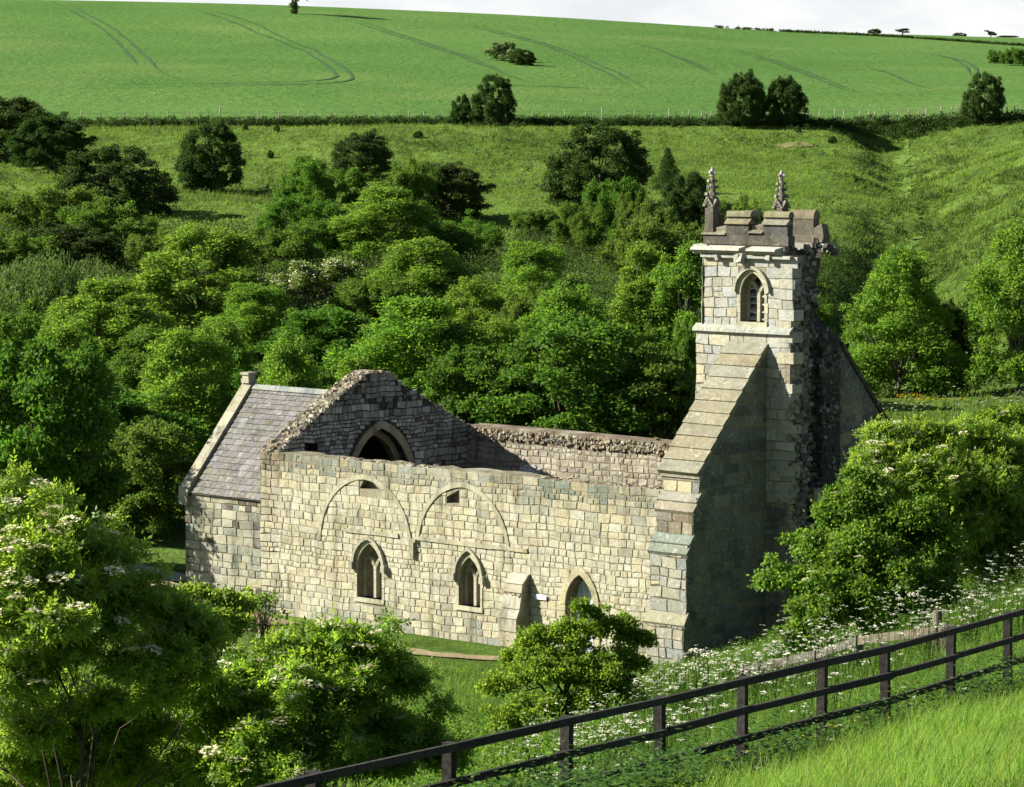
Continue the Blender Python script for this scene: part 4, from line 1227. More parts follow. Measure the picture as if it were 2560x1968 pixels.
def leaf_cloud(rs, C, R, total, leafL, leafW, flat=.8, up=.4, droop=.1, bottom=-.45, jitter=.75, inner=.15, pin=0, tintv=.22, stretch=None, compact=.13, spray=.22):
    """Leaves on many small clumps (centres C, radii R). pin>0 gives pinnate leaves of that many leaflet pairs."""
    C = np.asarray(C, float); R = np.asarray(R, float)
    w = R ** 2; cnt = np.maximum(1, (total * w / w.sum())).astype(int)
    idx = np.repeat(np.arange(len(C)), cnt); n = len(idx)
    d = rand_dirs(rs, n)
    lo = d[:, 2] < bottom
    d[lo, 2] *= -1
    rad = R[idx] * (1 - np.abs(rs.normal(0, compact, n)))
    rin = rs.rand(n) < inner
    rad[rin] *= rs.rand(rin.sum()) ** .5
    out = rs.rand(n) < spray
    rad[out] *= 1 + np.abs(rs.normal(0, .35, out.sum()))
    rad *= 1 + .30 * np.sin(d[:, 0] * 5 + idx) * np.sin(d[:, 1] * 5 + idx * 1.7) * np.sin(d[:, 2] * 4 + 2.3 * idx)
    off = d * rad[:, None]; off[:, 2] *= flat
    P = C[idx] + off
    clump_k = (1 + rs.uniform(-.12, .12, len(C)))[idx]
    if stretch is None:
        D = norm(d * .55 + rand_dirs(rs, n) * jitter + np.array([0, 0, -droop]))
    else:
        D = norm(d * .3 + rand_dirs(rs, n) * jitter * .6 + np.array(stretch))
    N = norm(d * .5 + rand_dirs(rs, n) * .6 + np.array([0, 0, up]))
    N = norm(N - D * (N * D).sum(1, keepdims=True))
    k = clump_k * (1 + rs.uniform(-tintv, tintv, n)); y = rs.uniform(-.10, .16, n)
    T = np.stack([k * (1 + y), k, k * (1 - .6 * y)], -1)
    L = leafL * rs.uniform(.7, 1.25, n); W = leafW * rs.uniform(.75, 1.2, n)
    if pin:
        S = norm(np.cross(D, N)); Vs = []; Ts = []
        RL = L * (1.1 + .55 * pin)
        for q in range(pin):
            t = (.35 + .65 * q / max(1, pin))
            for sg in (-1, 1):
                base = P + D * (RL * t)[:, None] * .8
                DD = norm(D * .55 + S * sg * .9 - N * .18 + rand_dirs(rs, n) * .12)
                Vs.append(leaf_faces(base, DD, N, L, W)); Ts.append(T)
        Vs.append(leaf_faces(P + D * RL[:, None] * .8, norm(D - N * .2), N, L * 1.1, W)); Ts.append(T)
        return np.concatenate(Vs), np.concatenate(Ts)
    return leaf_faces(P, D, N, L, W), T

def clumps_on(rs, lobes, per, sub, bottom=-.5, fill=.25, shoots=.16):
    """Small clumps spread over the surface of big lobes; lobes are (x, y, z, rx, rz)."""
    C = []; R = []
    lob = np.array(lobes, float)
    for i, (x, y, z, rx, rz) in enumerate(lob):
        n = max(5, int(per * rx * rz / (sub * sub)))
        d = rand_dirs(rs, n); lo = d[:, 2] < bottom; d[lo, 2] *= -1
        k = np.where(rs.rand(n) < fill, rs.uniform(.2, .8, n), rs.uniform(.78, 1.08, n))
        p = np.stack([x + d[:, 0] * k * (rx - sub * .5), y + d[:, 1] * k * (rx - sub * .5), z + d[:, 2] * k * (rz - sub * .4)], -1)
        keep = np.ones(n, bool)
        for j, (a, b, c, r2, r3) in enumerate(lob):
            if j != i:
                q = ((p - [a, b, c]) / [r2, r2, r3]); keep &= (q ** 2).sum(1) > .45
        # shoots that break the outline
        sh = (rs.rand(n) < shoots) & (d[:, 2] > -.35)
        p[sh] += (d[sh] * .7 + [0, 0, .35]) * (sub * rs.uniform(.5, 1.5, (sh.sum(), 1)))
        p = p[keep]; sh = sh[keep]
        C.append(p); R.append(sub * rs.uniform(.6, 1.25, len(p)) * np.where(sh, .55, 1))
    return np.concatenate(C), np.concatenate(R)

def branches(mb, rs, base, C, n, r0, fork=.45, tint=(1, 1, 1), wob=.12):
    """A tapered trunk with limbs reaching a choice of clump centres."""
    C = np.asarray(C); base = np.array(base, float)
    top = C[:, 2].max(); mid = C.mean(0)
    fz = base[2] + (mid[2] - base[2]) * fork
    ft = np.array([base[0] * .6 + mid[0] * .4, base[1] * .6 + mid[1] * .4, fz])
    k1 = base + (ft - base) * .5 + rs.normal(0, wob * .4, 3) * [1, 1, 0]
    mb.tube([base - [0, 0, .3], base + [0, 0, .05], k1, ft], [r0 * 1.35, r0 * 1.1, r0 * .9, r0 * .75], 8, tint)
    pick = C[rs.choice(len(C), min(n, len(C)), replace=False)]
    for c in pick:
        t = rs.uniform(.55, 1.0); s = base + (ft - base) * t
        m1 = s + (c - s) * .4 + np.array([0, 0, .12 * np.linalg.norm(c - s)]) + rs.normal(0, wob, 3)
        m2 = s + (c - s) * .75 + rs.normal(0, wob * .7, 3)
        q = r0 * rs.uniform(.28, .5)
        mb.tube([s, m1, m2, c], [q, q * .7, q * .45, q * .15], 5, tint)
        for _ in range(2):
            e = m2 + (c - m2) * .5 + rs.normal(0, .35 * max(.3, np.linalg.norm(c - m2)), 3)
            mb.tube([m2 * .6 + m1 * .4, (m2 + e) / 2 + rs.normal(0, .05, 3), e], [q * .4, q * .25, q * .1], 4, tint)

def species(kind, seed):
    """Natural-size meshes (trunk, crown, blossom or None) plus their width and height."""
    rs = np.random.RandomState(seed)
    blossom = None
    bark = 'bark'
    if kind == 'ash':                        # airy, upswept tufts
        H, Wd = 7.0, 6.2
        lobes = [(0, 0, 2.9, 2.0, 2.5), (0, 0, 4.6, 1.3, 2.0)]
        for k in range(8):
            an = k * 2.4 + rs.rand(); r = rs.uniform(.1, 1.5)
            lobes.append((r * math.cos(an), r * math.sin(an), 6.0 - 1.15 * r + rs.uniform(-.4, .4), rs.uniform(.45, .75), rs.uniform(.7, 1.2)))
        for k in range(12):
            an = k * 2.4 + rs.rand(); zz = rs.uniform(.9, 4.2); r = rs.uniform(1.6, 2.3) - .22 * zz
            lobes.append((r * math.cos(an), r * math.sin(an), zz, rs.uniform(.7, 1.1), rs.uniform(.8, 1.2)))
        for k in range(8):                   # low skirts
            an = k * .79 + rs.rand(); r = rs.uniform(1.2, 1.9); lobes.append((r * math.cos(an), r * math.sin(an), rs.uniform(.5, 1.0), .95, .8))
        C, R = clumps_on(rs, lobes, 2.6, .44, -.6)
        V, T = leaf_cloud(rs, C, R, 48000, .165, .070, flat=1.05, up=.2, droop=.15, compact=.28, jitter=.7)
        mat = 'ash'; r0 = .13; fork = .35; nb = 22; bark = 'pale_bark'
    elif kind == 'tall':                     # narrow upright ash
        H, Wd = 7.5, 4.0
        lobes = [(0, 0, 3.3, 1.35, 3.0)] + [(rs.uniform(-.9, .9), rs.uniform(-.9, .9), 1.0 + 5.6 * k / 13, (.95 if k < 10 else .7) * rs.uniform(.7, 1.05), rs.uniform(.7, 1.1)) for k in range(14)]
        C, R = clumps_on(rs, lobes, 2.6, .42, -.6)
        V, T = leaf_cloud(rs, C, R, 34000, .16, .070, flat=1.05, up=.2, droop=.15, compact=.28)
        mat = 'ash'; r0 = .13; fork = .5; nb = 20; bark = 'pale_bark'
    elif kind == 'hawthorn':                 # dense dark dome
        H, Wd = 4.4, 5.6
        lobes = [(0, 0, 1.9, 2.45, 2.1), (-.9, 0, 1.2, 1.7, 1.3), (.9, .2, 1.2, 1.7, 1.3)]
        for k in range(15):
            an = k * 2.4 + rs.rand(); zz = rs.uniform(.3, 3.4); r = rs.uniform(1.55, 1.9) * math.sqrt(max(.05, 1 - ((zz - 1.1) / 2.45) ** 2))
            lobes.append((r * math.cos(an), r * math.sin(an), zz, rs.uniform(.55, .95), rs.uniform(.5, .85)))
        C, R = clumps_on(rs, lobes, 2.4, .36, -.8)
        V, T = leaf_cloud(rs, C, R, 52000, .125, .08, flat=.9, up=.2, jitter=.85, compact=.25)
        mat = 'hawthorn'; r0 = .12; fork = .4; nb = 16
    elif kind in ('scrub', 'may'):           # looser hill scrub; 'may' carries cream blossom
        H, Wd = 4.0, 6.0
        lobes = [(-.9, 0, 1.3, 1.6, 1.35), (.9, 0, 1.4, 1.6, 1.45)]
        lobes += [(rs.uniform(-2.2, 2.2), rs.uniform(-1.7, 1.7), rs.uniform(.5, 2.8), rs.uniform(.5, 1.0), rs.uniform(.5, .95)) for k in range(16)]
        C, R = clumps_on(rs, lobes, 2.4, .38, -.8)
        V, T = leaf_cloud(rs, C, R, 36000, .135, .075, flat=.95, up=.2, jitter=.85, compact=.3)
        mat = 'scrub'; r0 = .08; fork = .3; nb = 18
        if kind == 'may':
            b, bt = leaf_cloud(rs, C, R * 1.06, 5200, .12, .11, flat=.95, up=.9, bottom=-.1, inner=0, compact=.06)
            blossom = (b, bt)
    elif kind == 'broad':                    # rounded darker broadleaf
        H, Wd = 6.6, 5.8
        lobes = [(0, 0, 3.2, 2.2, 2.8)]
        for k in range(20):
            an = k * 2.4; zz = rs.uniform(.4, 5.5); r = rs.uniform(1.1, 2.3) * math.sqrt(max(.12, 1 - ((zz - 2.6) / 3.6) ** 2))
            lobes.append((r * math.cos(an), r * math.sin(an), zz, rs.uniform(.6, 1.0), rs.uniform(.55, .9)))
        C, R = clumps_on(rs, lobes, 2.4, .42, -.7)
        V, T = leaf_cloud(rs, C, R, 42000, .15, .10, flat=.85, up=.25, jitter=.8, compact=.25)
        mat = 'scrub'; r0 = .15; fork = .4; nb = 16
    elif kind == 'willow':                   # upright spiky shoots
        H, Wd = 3.6, 5.0
        n = 150
        a = rs.rand(n) * 6.28; r = 2.3 * np.sqrt(rs.rand(n)); h = 3.4 * (1 - (r / 3.1) ** 2) * rs.uniform(.72, 1.0, n)
        C = []; R = []
        for i in range(n):
            for q in (.25, .45, .62, .78, .9):
                C.append((r[i] * math.cos(a[i]) * (.8 + .25 * q), r[i] * math.sin(a[i]) * (.8 + .25 * q), h[i] * q)); R.append(.30 * (1.15 - q * .85))
        C, R = np.array(C), np.array(R)
        V, T = leaf_cloud(rs, C, R, 26000, .17, .05, flat=1.6, stretch=(0, 0, .8), bottom=-1)
        mat = 'willow'; r0 = .07; fork = .25; nb = 22
    elif kind == 'fir':                      # small pointed conifer
        H, Wd = 4.0, 2.4
        C = []; R = []
        for k in range(60):
            t = k / 60; an = k * 2.4; rr = 1.05 * (1 - t) * rs.uniform(.6, 1.1)
            C.append((rr * math.cos(an), rr * math.sin(an), .35 + 3.5 * t)); R.append(.30 - .18 * t)
        C, R = np.array(C), np.array(R)
        V, T = leaf_cloud(rs, C, R, 9000, .14, .05, flat=.7)
        mat = 'hawthorn'; r0 = .08; fork = .9; nb = 10
    elif kind == 'far':                      # distant tree on the skyline
        H, Wd = 7.0, 8.0
        lobes = [(rs.uniform(-2.6, 2.6), rs.uniform(-2, 2), rs.uniform(2.2, 5.6), rs.uniform(1.2, 1.9), rs.uniform(1.0, 1.5)) for k in range(9)]
        C, R = clumps_on(rs, lobes, 1.4, .8, -.7)
        V, T = leaf_cloud(rs, C, R, 5000, .45, .32)
        mat = 'hawthorn'; r0 = .35; fork = .5; nb = 10
    mb = MB(); branches(mb, rs, (0, 0, 0), C, nb, r0, fork)
    tm = mb.mesh(kind + '_trunk', M[bark], True)
    cm = quads_mesh(kind + '_crown', V, 4, T, M[mat])
    bm = quads_mesh(kind + '_blossom', blossom[0], 4, blossom[1], M['blossom']) if blossom else None
    zt = np.percentile(V[:, 2], 99.3)
    wx = np.percentile(V[:, 0], 98.5) - np.percentile(V[:, 0], 1.5)
    return tm, cm, bm, float(wx), float(zt)

BANK = {}
def bank(kind, i):
    nvar = {'ash': 4, 'tall': 2, 'hawthorn': 4, 'scrub': 4, 'may': 2, 'broad': 3, 'willow': 2, 'fir': 1, 'far': 3, 'low': 1}[kind]
    key = (kind, i % nvar)
    if key not in BANK:
        BANK[key] = species(kind, 100 * len(kind) + 17 * (i % nvar) + 3)
    return BANK[key]

_trs = random.Random(21)
def plant(kind, var, cx, top, width, D, name, cat, label, group, base_xy=None):
    """Stand a tree of the wanted width and height on the ground; cx, top, width as seen in the photo."""
    p = at_depth(cx * DISP, top * DISP, D)
    g = hz(p[0], D)
    Hh = max(.5, p[2] - g)
    Wd = width * DISP / FPX * D * ((1.06 if kind == 'ash' else 1.2) if group == G_W else (.92 if group == G_F else 1.05))
    tm, cm, bm, w0, h0 = bank(kind, var)
    root = empty(name, (p[0], D, g - .05), _trs.uniform(-.5, .5) + (math.pi if _trs.random() < .5 else 0))
    sx = Wd / w0
    root.scale = (sx, sx, (Hh + .05) / h0)
    tag(root, label, cat, group)
    link('trunk', tm, root); link('crown', cm, root)
    if bm is not None: link('blossom', bm, root)
    return root

G_SC = 'bushes on the open valley side'; G_W = 'trees in the wood behind the church'; G_F = 'bushes along the field fence'; G_SK = 'trees on the skyline'
WOOD = [
 # kind, variant, x, top, width, distance, name, category, label, group
 ('hawthorn', 0, 15, 208, 215, 266, 'hawthorn_bush', 'bush', 'big near-black hawthorn cut by the left frame edge, just under the field fence', G_SC),
 ('hawthorn', 1, 105, 250, 150, 256, 'hawthorn_bush', 'bush', 'dark hawthorn right against the near-black bush at the left frame edge', G_SC),
 ('hawthorn', 2, 245, 318, 215, 224, 'hawthorn_bush', 'bush', 'wide dark hawthorn sloping to the right, above the left end of the wood', G_SC),
 ('hawthorn', 3, 448, 262, 122, 240, 'hawthorn_bush', 'bush', 'upright dark hawthorn throwing a long shadow down the open grass', G_SC),
 ('hawthorn', 0, 772, 284, 108, 251, 'hawthorn_bush', 'bush', 'small round dark hawthorn highest on the slope above the middle wood', G_SC),
 ('scrub', 0, 690, 340, 175, 226, 'scrub_bush', 'bush', 'loose mid-green bush below and left of the small round hawthorn', G_SC),
 ('hawthorn', 1, 945, 352, 165, 226, 'hawthorn_bush', 'bush', 'dark shaded bush at the top edge of the wood, right of the loose bushes', G_SC),
 ('scrub', 1, 870, 348, 130, 222, 'scrub_bush', 'bush', 'paler loose bush touching the left of the dark shaded bush at the wood edge', G_SC),
 ('hawthorn', 2, 1278, 272, 192, 238, 'hawthorn_bush', 'bush', 'largest dark hawthorn standing alone in the middle of the valley side', G_SC),
 ('fir', 0, 1425, 318, 56, 246, 'conifer', 'tree', 'small pointed dark conifer right of the largest lone hawthorn', G_SC),
 ('scrub', 2, 1318, 388, 120, 214, 'scrub_bush', 'bush', 'bright green bush in front of the largest lone hawthorn', G_SC),
 ('scrub', 3, 1240, 432, 110, 208, 'scrub_bush', 'bush', 'low bright bush left of and below the bright bush by the lone hawthorn', G_SC),
 ('scrub', 0, 1375, 420, 110, 206, 'scrub_bush', 'bush', 'fan-shaped light green bush left of the nearer pinnacle', G_SC),
 ('scrub', 3, 1405, 466, 190, 198, 'scrub_bush', 'bush', 'wide olive bush left of the tower battlements, below the pinnacle', G_SC),
 ('hawthorn', 3, 1468, 372, 100, 226, 'hawthorn_bush', 'bush', 'shadowed bush directly behind the nearer pinnacle', G_SC),
 ('scrub', 1, 1590, 430, 130, 204, 'scrub_bush', 'bush', 'shadowed bush behind the battlements between the two pinnacles', G_SC),
 ('scrub', 2, 1140, 450, 90, 214, 'scrub_bush', 'bush', 'small light bush on the shaded grass right of the wood edge', G_SC),
 ('ash', 0, 825, 404, 200, 196, 'ash_tree', 'tree', 'light green ash rising highest at the top of the wood', G_W),
 ('scrub', 3, 985, 470, 150, 198, 'scrub_bush', 'bush', 'dark-sided bush right of the highest ash', G_W),
 ('ash', 1, 900, 514, 235, 172, 'ash_tree', 'tree', 'broad ash in the middle of the wood above the gable', G_W),
 ('ash', 2, 1140, 524, 200, 169, 'ash_tree', 'tree', 'two-topped ash standing clear against dark shade left of the tower', G_W),
 ('tall', 0, 1372, 528, 118, 160, 'ash_tree', 'tree', 'narrow ash with a leaning top, farther left of the two beside the tower', G_W),
 ('tall', 1, 1458, 528, 110, 158, 'ash_tree', 'tree', 'narrow ash touching the left edge of the tower belfry', G_W),
 ('ash', 3, 1210, 622, 235, 148, 'ash_tree', 'tree', 'yellow-green ash crown behind the dark broadleaf near the far nave wall', G_W),
 ('ash', 0, 895, 643, 310, 138, 'ash_tree', 'tree', 'big bright ash right above the rubble gable', G_W),
 ('broad', 0, 1222, 688, 270, 127, 'broadleaf_tree', 'tree', 'dark full broadleaf tree just behind the far nave wall', G_W),
 ('broad', 1, 1412, 764, 150, 126, 'broadleaf_tree', 'tree', 'smaller broadleaf between the full broadleaf and the tower buttress', G_W),
 ('ash', 1, 1062, 690, 170, 140, 'ash_tree', 'tree', 'thin ash between the big bright ash and the dark broadleaf', G_W),
 ('broad', 2, 1010, 745, 170, 129, 'broadleaf_tree', 'tree', 'shaded tree behind the right slope of the gable', G_W),
 ('scrub', 1, 1470, 690, 100, 150, 'scrub_bush', 'bush', 'dark bush low beside the tower left edge', G_W),
 ('ash', 2, 430, 488, 290, 166, 'ash_tree', 'tree', 'largest round ash showing bare branches, left half of the wood', G_W),
 ('may', 1, 665, 556, 165, 173, 'may_bush', 'bush', 'may bush covered in cream blossom right of the largest round ash', G_W),
 ('broad', 0, 690, 660, 190, 152, 'broadleaf_tree', 'tree', 'dark broadleaf under the cream-blossomed may bush', G_W),
 ('scrub', 0, 560, 486, 180, 190, 'scrub_bush', 'bush', 'low light bush at the foot of the long hawthorn shadow', G_W),
 ('scrub', 2, 700, 470, 150, 196, 'scrub_bush', 'bush', 'mid-green bush between the long shadow and the highest ash', G_W),
 ('ash', 3, 612, 738, 185, 118, 'ash_tree', 'tree', 'pale feathery ash rising behind the slate roof ridge', G_W),
 ('ash', 1, 395, 714, 250, 121, 'ash_tree', 'tree', 'feathery ash with many plumes left of the slate roof', G_W),
 ('ash', 0, 225, 600, 240, 150, 'ash_tree', 'tree', 'ash below the largest round ash, toward the left', G_W),
 ('broad', 1, 255, 852, 230, 112, 'broadleaf_tree', 'tree', 'lowest tree of the wood, dark beneath, left of the chancel', G_W),
 ('broad', 2, 85, 742, 250, 102, 'broadleaf_tree', 'tree', 'dark broadleaf at the left frame edge above the elder', G_W),
 ('willow', 0, 85, 556, 200, 166, 'willow_scrub', 'bush', 'spiky upright willow scrub at the left frame edge', G_W),
 ('willow', 1, 205, 566, 120, 170, 'willow_scrub', 'bush', 'spiky willow scrub right of the one at the frame edge', G_W),
 ('scrub', 3, 110, 400, 220, 208, 'scrub_bush', 'bush', 'wide light scrub below the near-black hawthorn, far left', G_W),
 ('scrub', 1, 235, 432, 170, 200, 'scrub_bush', 'bush', 'scrub bush under the wide dark hawthorn', G_W),
 ('scrub', 0, 345, 484, 120, 188, 'scrub_bush', 'bush', 'small bush between the far-left scrub and the largest round ash', G_W),
 ('hawthorn', 0, 145, 480, 180, 190, 'hawthorn_bush', 'bush', 'shaded bush above the spiky willow scrub', G_W),
 ('broad', 0, 320, 905, 170, 109, 'broadleaf_tree', 'tree', 'tree in deep shade right beside the chancel coping', G_W),
 ('broad', 1, 120, 930, 210, 112, 'broadleaf_tree', 'tree', 'deep shaded tree above the left elder', G_W),
 ('ash', 2, 545, 610, 190, 158, 'ash_tree', 'tree', 'ash half hidden between the largest round ash and the may bush', G_W),
 ('scrub', 2, 790, 600, 150, 165, 'scrub_bush', 'bush', 'bush hidden between the may bush and the broad middle ash', G_W),
 ('ash', 3, 1010, 600, 150, 160, 'ash_tree', 'tree', 'small ash between the broad middle ash and the two-topped ash', G_W),
 ('broad', 2, 1340, 700, 130, 138, 'broadleaf_tree', 'tree', 'shadowed tree between the yellow-green ash and the narrow ashes', G_W),
 ('scrub', 3, 490, 800, 160, 126, 'scrub_bush', 'bush', 'bush filling the dark gap behind the chancel roof', G_W),
 ('ash', 0, 760, 770, 150, 126, 'ash_tree', 'tree', 'light bush-like ash between slate roof and gable', G_W),
 ('broad', 1, 1560, 560, 150, 192, 'broadleaf_tree', 'tree', 'unseen tree added behind the tower belfry to shade the slope', G_W),  # added out of sight behind the tower, to cast shade on the slope
 ('hawthorn', 3, 1650, 560, 120, 196, 'hawthorn_bush', 'bush', 'dark bush added behind the right side of the tower to shade the slope', G_W),  # also added for its shadow on the slope
 ('scrub', 0, 1720, 640, 90, 188, 'scrub_bush', 'bush', 'dark bush added right of the broken tower edge to shade the slope', G_W),  # third bush added to darken the slope by its shadow
 ('ash', 2, 150, 690, 190, 136, 'ash_tree', 'tree', 'light ash left of and below the ash under the willow scrub', G_W),
 ('broad', 0, 330, 700, 150, 140, 'broadleaf_tree', 'tree', 'dark tree behind the feathery ash with many plumes', G_W),
 ('ash', 3, 470, 690, 170, 137, 'ash_tree', 'tree', 'ash between the many-plumed ash and the pale one behind the roof', G_W),
 ('scrub', 0, 95, 640, 190, 152, 'scrub_bush', 'bush', 'low green bush just below the spiky willow scrub', G_W),
 ('broad', 1, 190, 800, 170, 122, 'broadleaf_tree', 'tree', 'shaded tree left of the many-plumed ash', G_W),
 ('scrub', 2, 640, 800, 130, 124, 'scrub_bush', 'bush', 'bush peeping over the slate ridge beside the gable', G_W),
 ('scrub', 1, 1120, 620, 130, 158, 'scrub_bush', 'bush', 'dark bush below the two-topped ash', G_W),
 ('scrub', 3, 640, 420, 130, 208, 'scrub_bush', 'bush', 'dark low bush at the right end of the long hawthorn shadow', G_W),
 ('scrub', 0, 20, 490, 160, 186, 'scrub_bush', 'bush', 'scrub cut by the left edge above the willow scrub', G_W),
 ('ash', 1, 1922, 540, 215, 166, 'ash_tree', 'tree', 'lone ash standing on the valley floor right of the tower', 'ash trees right of the tower'),
 ('hawthorn', 1, 2010, 650, 110, 168, 'hawthorn_bush', 'bush', 'dark bush crouching against the right of the lone ash', 'ash trees right of the tower'),
 ('ash', 3, 2180, 494, 230, 164, 'ash_tree', 'tree', 'ash cut by the right frame edge', 'ash trees right of the tower'),
 ('hawthorn', 2, 1053, 164, 92, 297, 'hawthorn_bush', 'bush', 'round hawthorn on the fence line left of centre', G_F),
 ('hawthorn', 3, 985, 204, 46, 297.5, 'hawthorn_bush', 'bush', 'small hawthorn beside the round fence-line hawthorn', G_F),
 ('hawthorn', 0, 1583, 158, 104, 297, 'hawthorn_bush', 'bush', 'left hawthorn of the pair above the tower pinnacles', G_F),
 ('hawthorn', 1, 1678, 168, 88, 297, 'hawthorn_bush', 'bush', 'right hawthorn of the pair above the tower pinnacles', G_F),
 ('hawthorn', 2, 2100, 160, 90, 298, 'hawthorn_bush', 'bush', 'wind-shaped hawthorn on the fence line near the right edge', G_F),
]
for i, (k, v, x, t, w, D, nm, cat, lab, grp) in enumerate(WOOD):
    plant(k, v, x, t, w, D, nm, cat, lab, grp)

# bushes out in the crop, hedge at the right edge, skyline
def plant_at(kind, var, px, py_base, top, width, name, cat, label, group):
    q = on_ground(px * DISP, py_base * DISP, 240)
    return plant(kind, var, px, top, width, q[1], name, cat, label, group)
plant_at('may', 1, 1072, 130, 90, 56, 'may_bush', 'bush', 'cream-blossomed bush alone in the crop field', 'bushes in the crop field')
plant_at('hawthorn', 3, 1114, 139, 105, 50, 'hawthorn_bush', 'bush', 'dark bush touching the blossomed bush in the crop field', 'bushes in the crop field')
for k, (px, b, t, w) in enumerate(((2128, 136, 107, 34), (2158, 140, 104, 44), (2186, 142, 106, 36))):
    plant_at('scrub', k, px, b, t, w, 'hedge_bush', 'bush', ['leftmost bush of the short hedge at the right edge of the crop field', 'middle bush of the short hedge at the right edge of the crop field', 'rightmost hedge bush, cut by the frame edge in the crop field'][k], 'short hedge in the crop field')
ft = plant_at('far', 2, 629, 30, -75, 70, 'field_tree', 'tree', 'tree on the crest at upper left, its crown cut by the frame', G_SK)
_rs9 = np.random.RandomState(4)
_C = np.array([(_rs9.normal(-.25, .28), _rs9.normal(0, .25), _rs9.uniform(.1, 1.5)) for _ in range(30)])
_V, _T = leaf_cloud(_rs9, _C, np.full(30, .35), 1500, .2, .14)
link('ivy', quads_mesh('ivy', _V, 4, _T, M['hawthorn']), ft)
for k, (kind, px, t, w, D, lab) in enumerate((
    ('hawthorn', 1866, 62, 25, 2550, 'low rounded tree, leftmost on the right skyline'),
    ('far', 1926, 61, 26, 2550, 'flat-topped tree second from left on the right skyline'),
    ('hawthorn', 2048, 70, 26, 2550, 'low bushy tree in the middle of the right skyline'),
    ('far', 2114, 65, 22, 2550, 'thin two-headed tree toward the right end of the skyline'),
    ('hawthorn', 2150, 76, 40, 2550, 'long low bush right of the two-headed skyline tree'))):
    plant(kind, k, px, t, w, D, 'skyline_tree', 'tree', lab, G_SK)

SMALL = [  # single small bushes on the pasture, by their foot in the photo (2560 px wide)
 (405, 318, 15, 20, 'tiny dark bush on the grass above the upright dark hawthorn'),
 (613, 326, 12, 15, 'tiny bush right of and above the upright dark hawthorn'),
 (692, 330, 14, 17, 'tiny bush midway between the upright hawthorn and the small round one'),
 (676, 396, 15, 20, 'tiny bush on the open grass left of the loose mid-green bush'),
 (1045, 345, 22, 17, 'tiny clump just below the small fence-line hawthorn'),
 (1687, 320, 15, 16, 'tiny bush under the left end of the hawthorn pair on the fence'),
 (1996, 333, 13, 13, 'tiny bush just above the bare soil patch'),
 (2081, 359, 20, 18, 'small dark bush right of the bare soil patch'),
]
for k, (px, py, w, h, lab) in enumerate(SMALL):
    q = on_ground(px, py, 180)
    plant('hawthorn', k, px / DISP, (py - h) / DISP, w / DISP, q[1], 'small_bush', 'bush', lab, 'tiny bushes on the pasture')
# ------------------------------------------------------------------ foreground shrubs
def lobe(px, py, D, r, rz=None):
    p = at_depth(px * DISP, py * DISP, D)
    return (p[0], p[1], p[2], r, rz or r * .8)

def umbel_mesh(seed, r, mat='blossom'):
    rs = np.random.RandomState(seed); n = 46
    a = rs.rand(n) * 6.28; q = r * np.sqrt(rs.rand(n))
    P = np.stack([q * np.cos(a), q * np.sin(a), .03 * (1 - (q / r) ** 2) + rs.uniform(-.006, .006, n)], -1)
    P[:, :2] *= .92
    D = norm(np.stack([np.cos(a), np.sin(a), 0 * a], -1) + rand_dirs(rs, n) * .5); N = norm(np.array([0, 0, 1.0]) + rand_dirs(rs, n) * .3)
    V = leaf_faces(P, D, N, np.full(n, r * .42), np.full(n, r * .40), 0)
    k = rs.uniform(.85, 1.1, n)
    return quads_mesh('flower_head', V, 4, np.stack([k, k, k * .95], -1), M[mat])
UMB = [umbel_mesh(s, .095) for s in (1, 2, 3)]

def shrub(name, cat, label, lobes, base, per, sub, total, leafL, leafW, mat, seed, flowers=0, nb=20, r0=.06, pin=0, stems=1, frange=(1.35, 1.9), group=None, bottom=-.5, fork=.4, flat=.8, up=.45, compact=.2, fsize=1.0, bark='bark', droop=.15, fill=.25, inner=.15):
    rs = np.random.RandomState(seed)
    bx, by = base; bz = hz(bx, by)
    root = empty(name, (bx, by, bz)); tag(root, label, cat, group)
    L = [(x - bx, y - by, z - bz, a, b) for x, y, z, a, b in lobes]
    C, R = clumps_on(rs, L, per, sub, bottom, fill)
    C[:, 2] = np.maximum(C[:, 2], .15)
    V, T = leaf_cloud(rs, C, R, total, leafL, leafW, flat=flat, up=up, pin=pin, compact=compact, jitter=.7, droop=droop, inner=inner)
    mb = MB()
    for s in range(stems):
        o = (rs.uniform(-.35, .35) * (stems > 1), rs.uniform(-.3, .3) * (stems > 1), 0)
        sel = C if stems == 1 else C[rs.choice(len(C), max(8, len(C) // 2), replace=False)]
        branches(mb, rs, o, sel, nb // stems, r0 * rs.uniform(.75, 1.1), fork, wob=.17)
    link('trunk', mb.mesh('trunk', M[bark], True), root)
    link('crown', quads_mesh('crown', V, 4, T, M[mat]), root)
    if flowers:
        # flower heads sit on the outermost, upper, camera- or sun-side clumps
        sc = C[:, 2] * .5 - C[:, 1] * .7 - C[:, 0] * .15 + rs.normal(0, .5, len(C))
        for j in np.argsort(-sc)[:flowers]:
            d = norm(np.array([rs.uniform(-.6, .5), -rs.uniform(.1, .9), rs.uniform(.5, 1.1)]))
            o = link('flower_head', UMB[rs.randint(3)], root)
            o.location = C[j] + d * R[j] * rs.uniform(*frange) * [1, 1, flat]
            o.rotation_euler = (rs.uniform(-.1, .4), rs.uniform(-.25, .2), rs.uniform(0, 6))
            s = rs.uniform(.7, 1.25) * fsize; o.scale = (s, s, s)
    return root

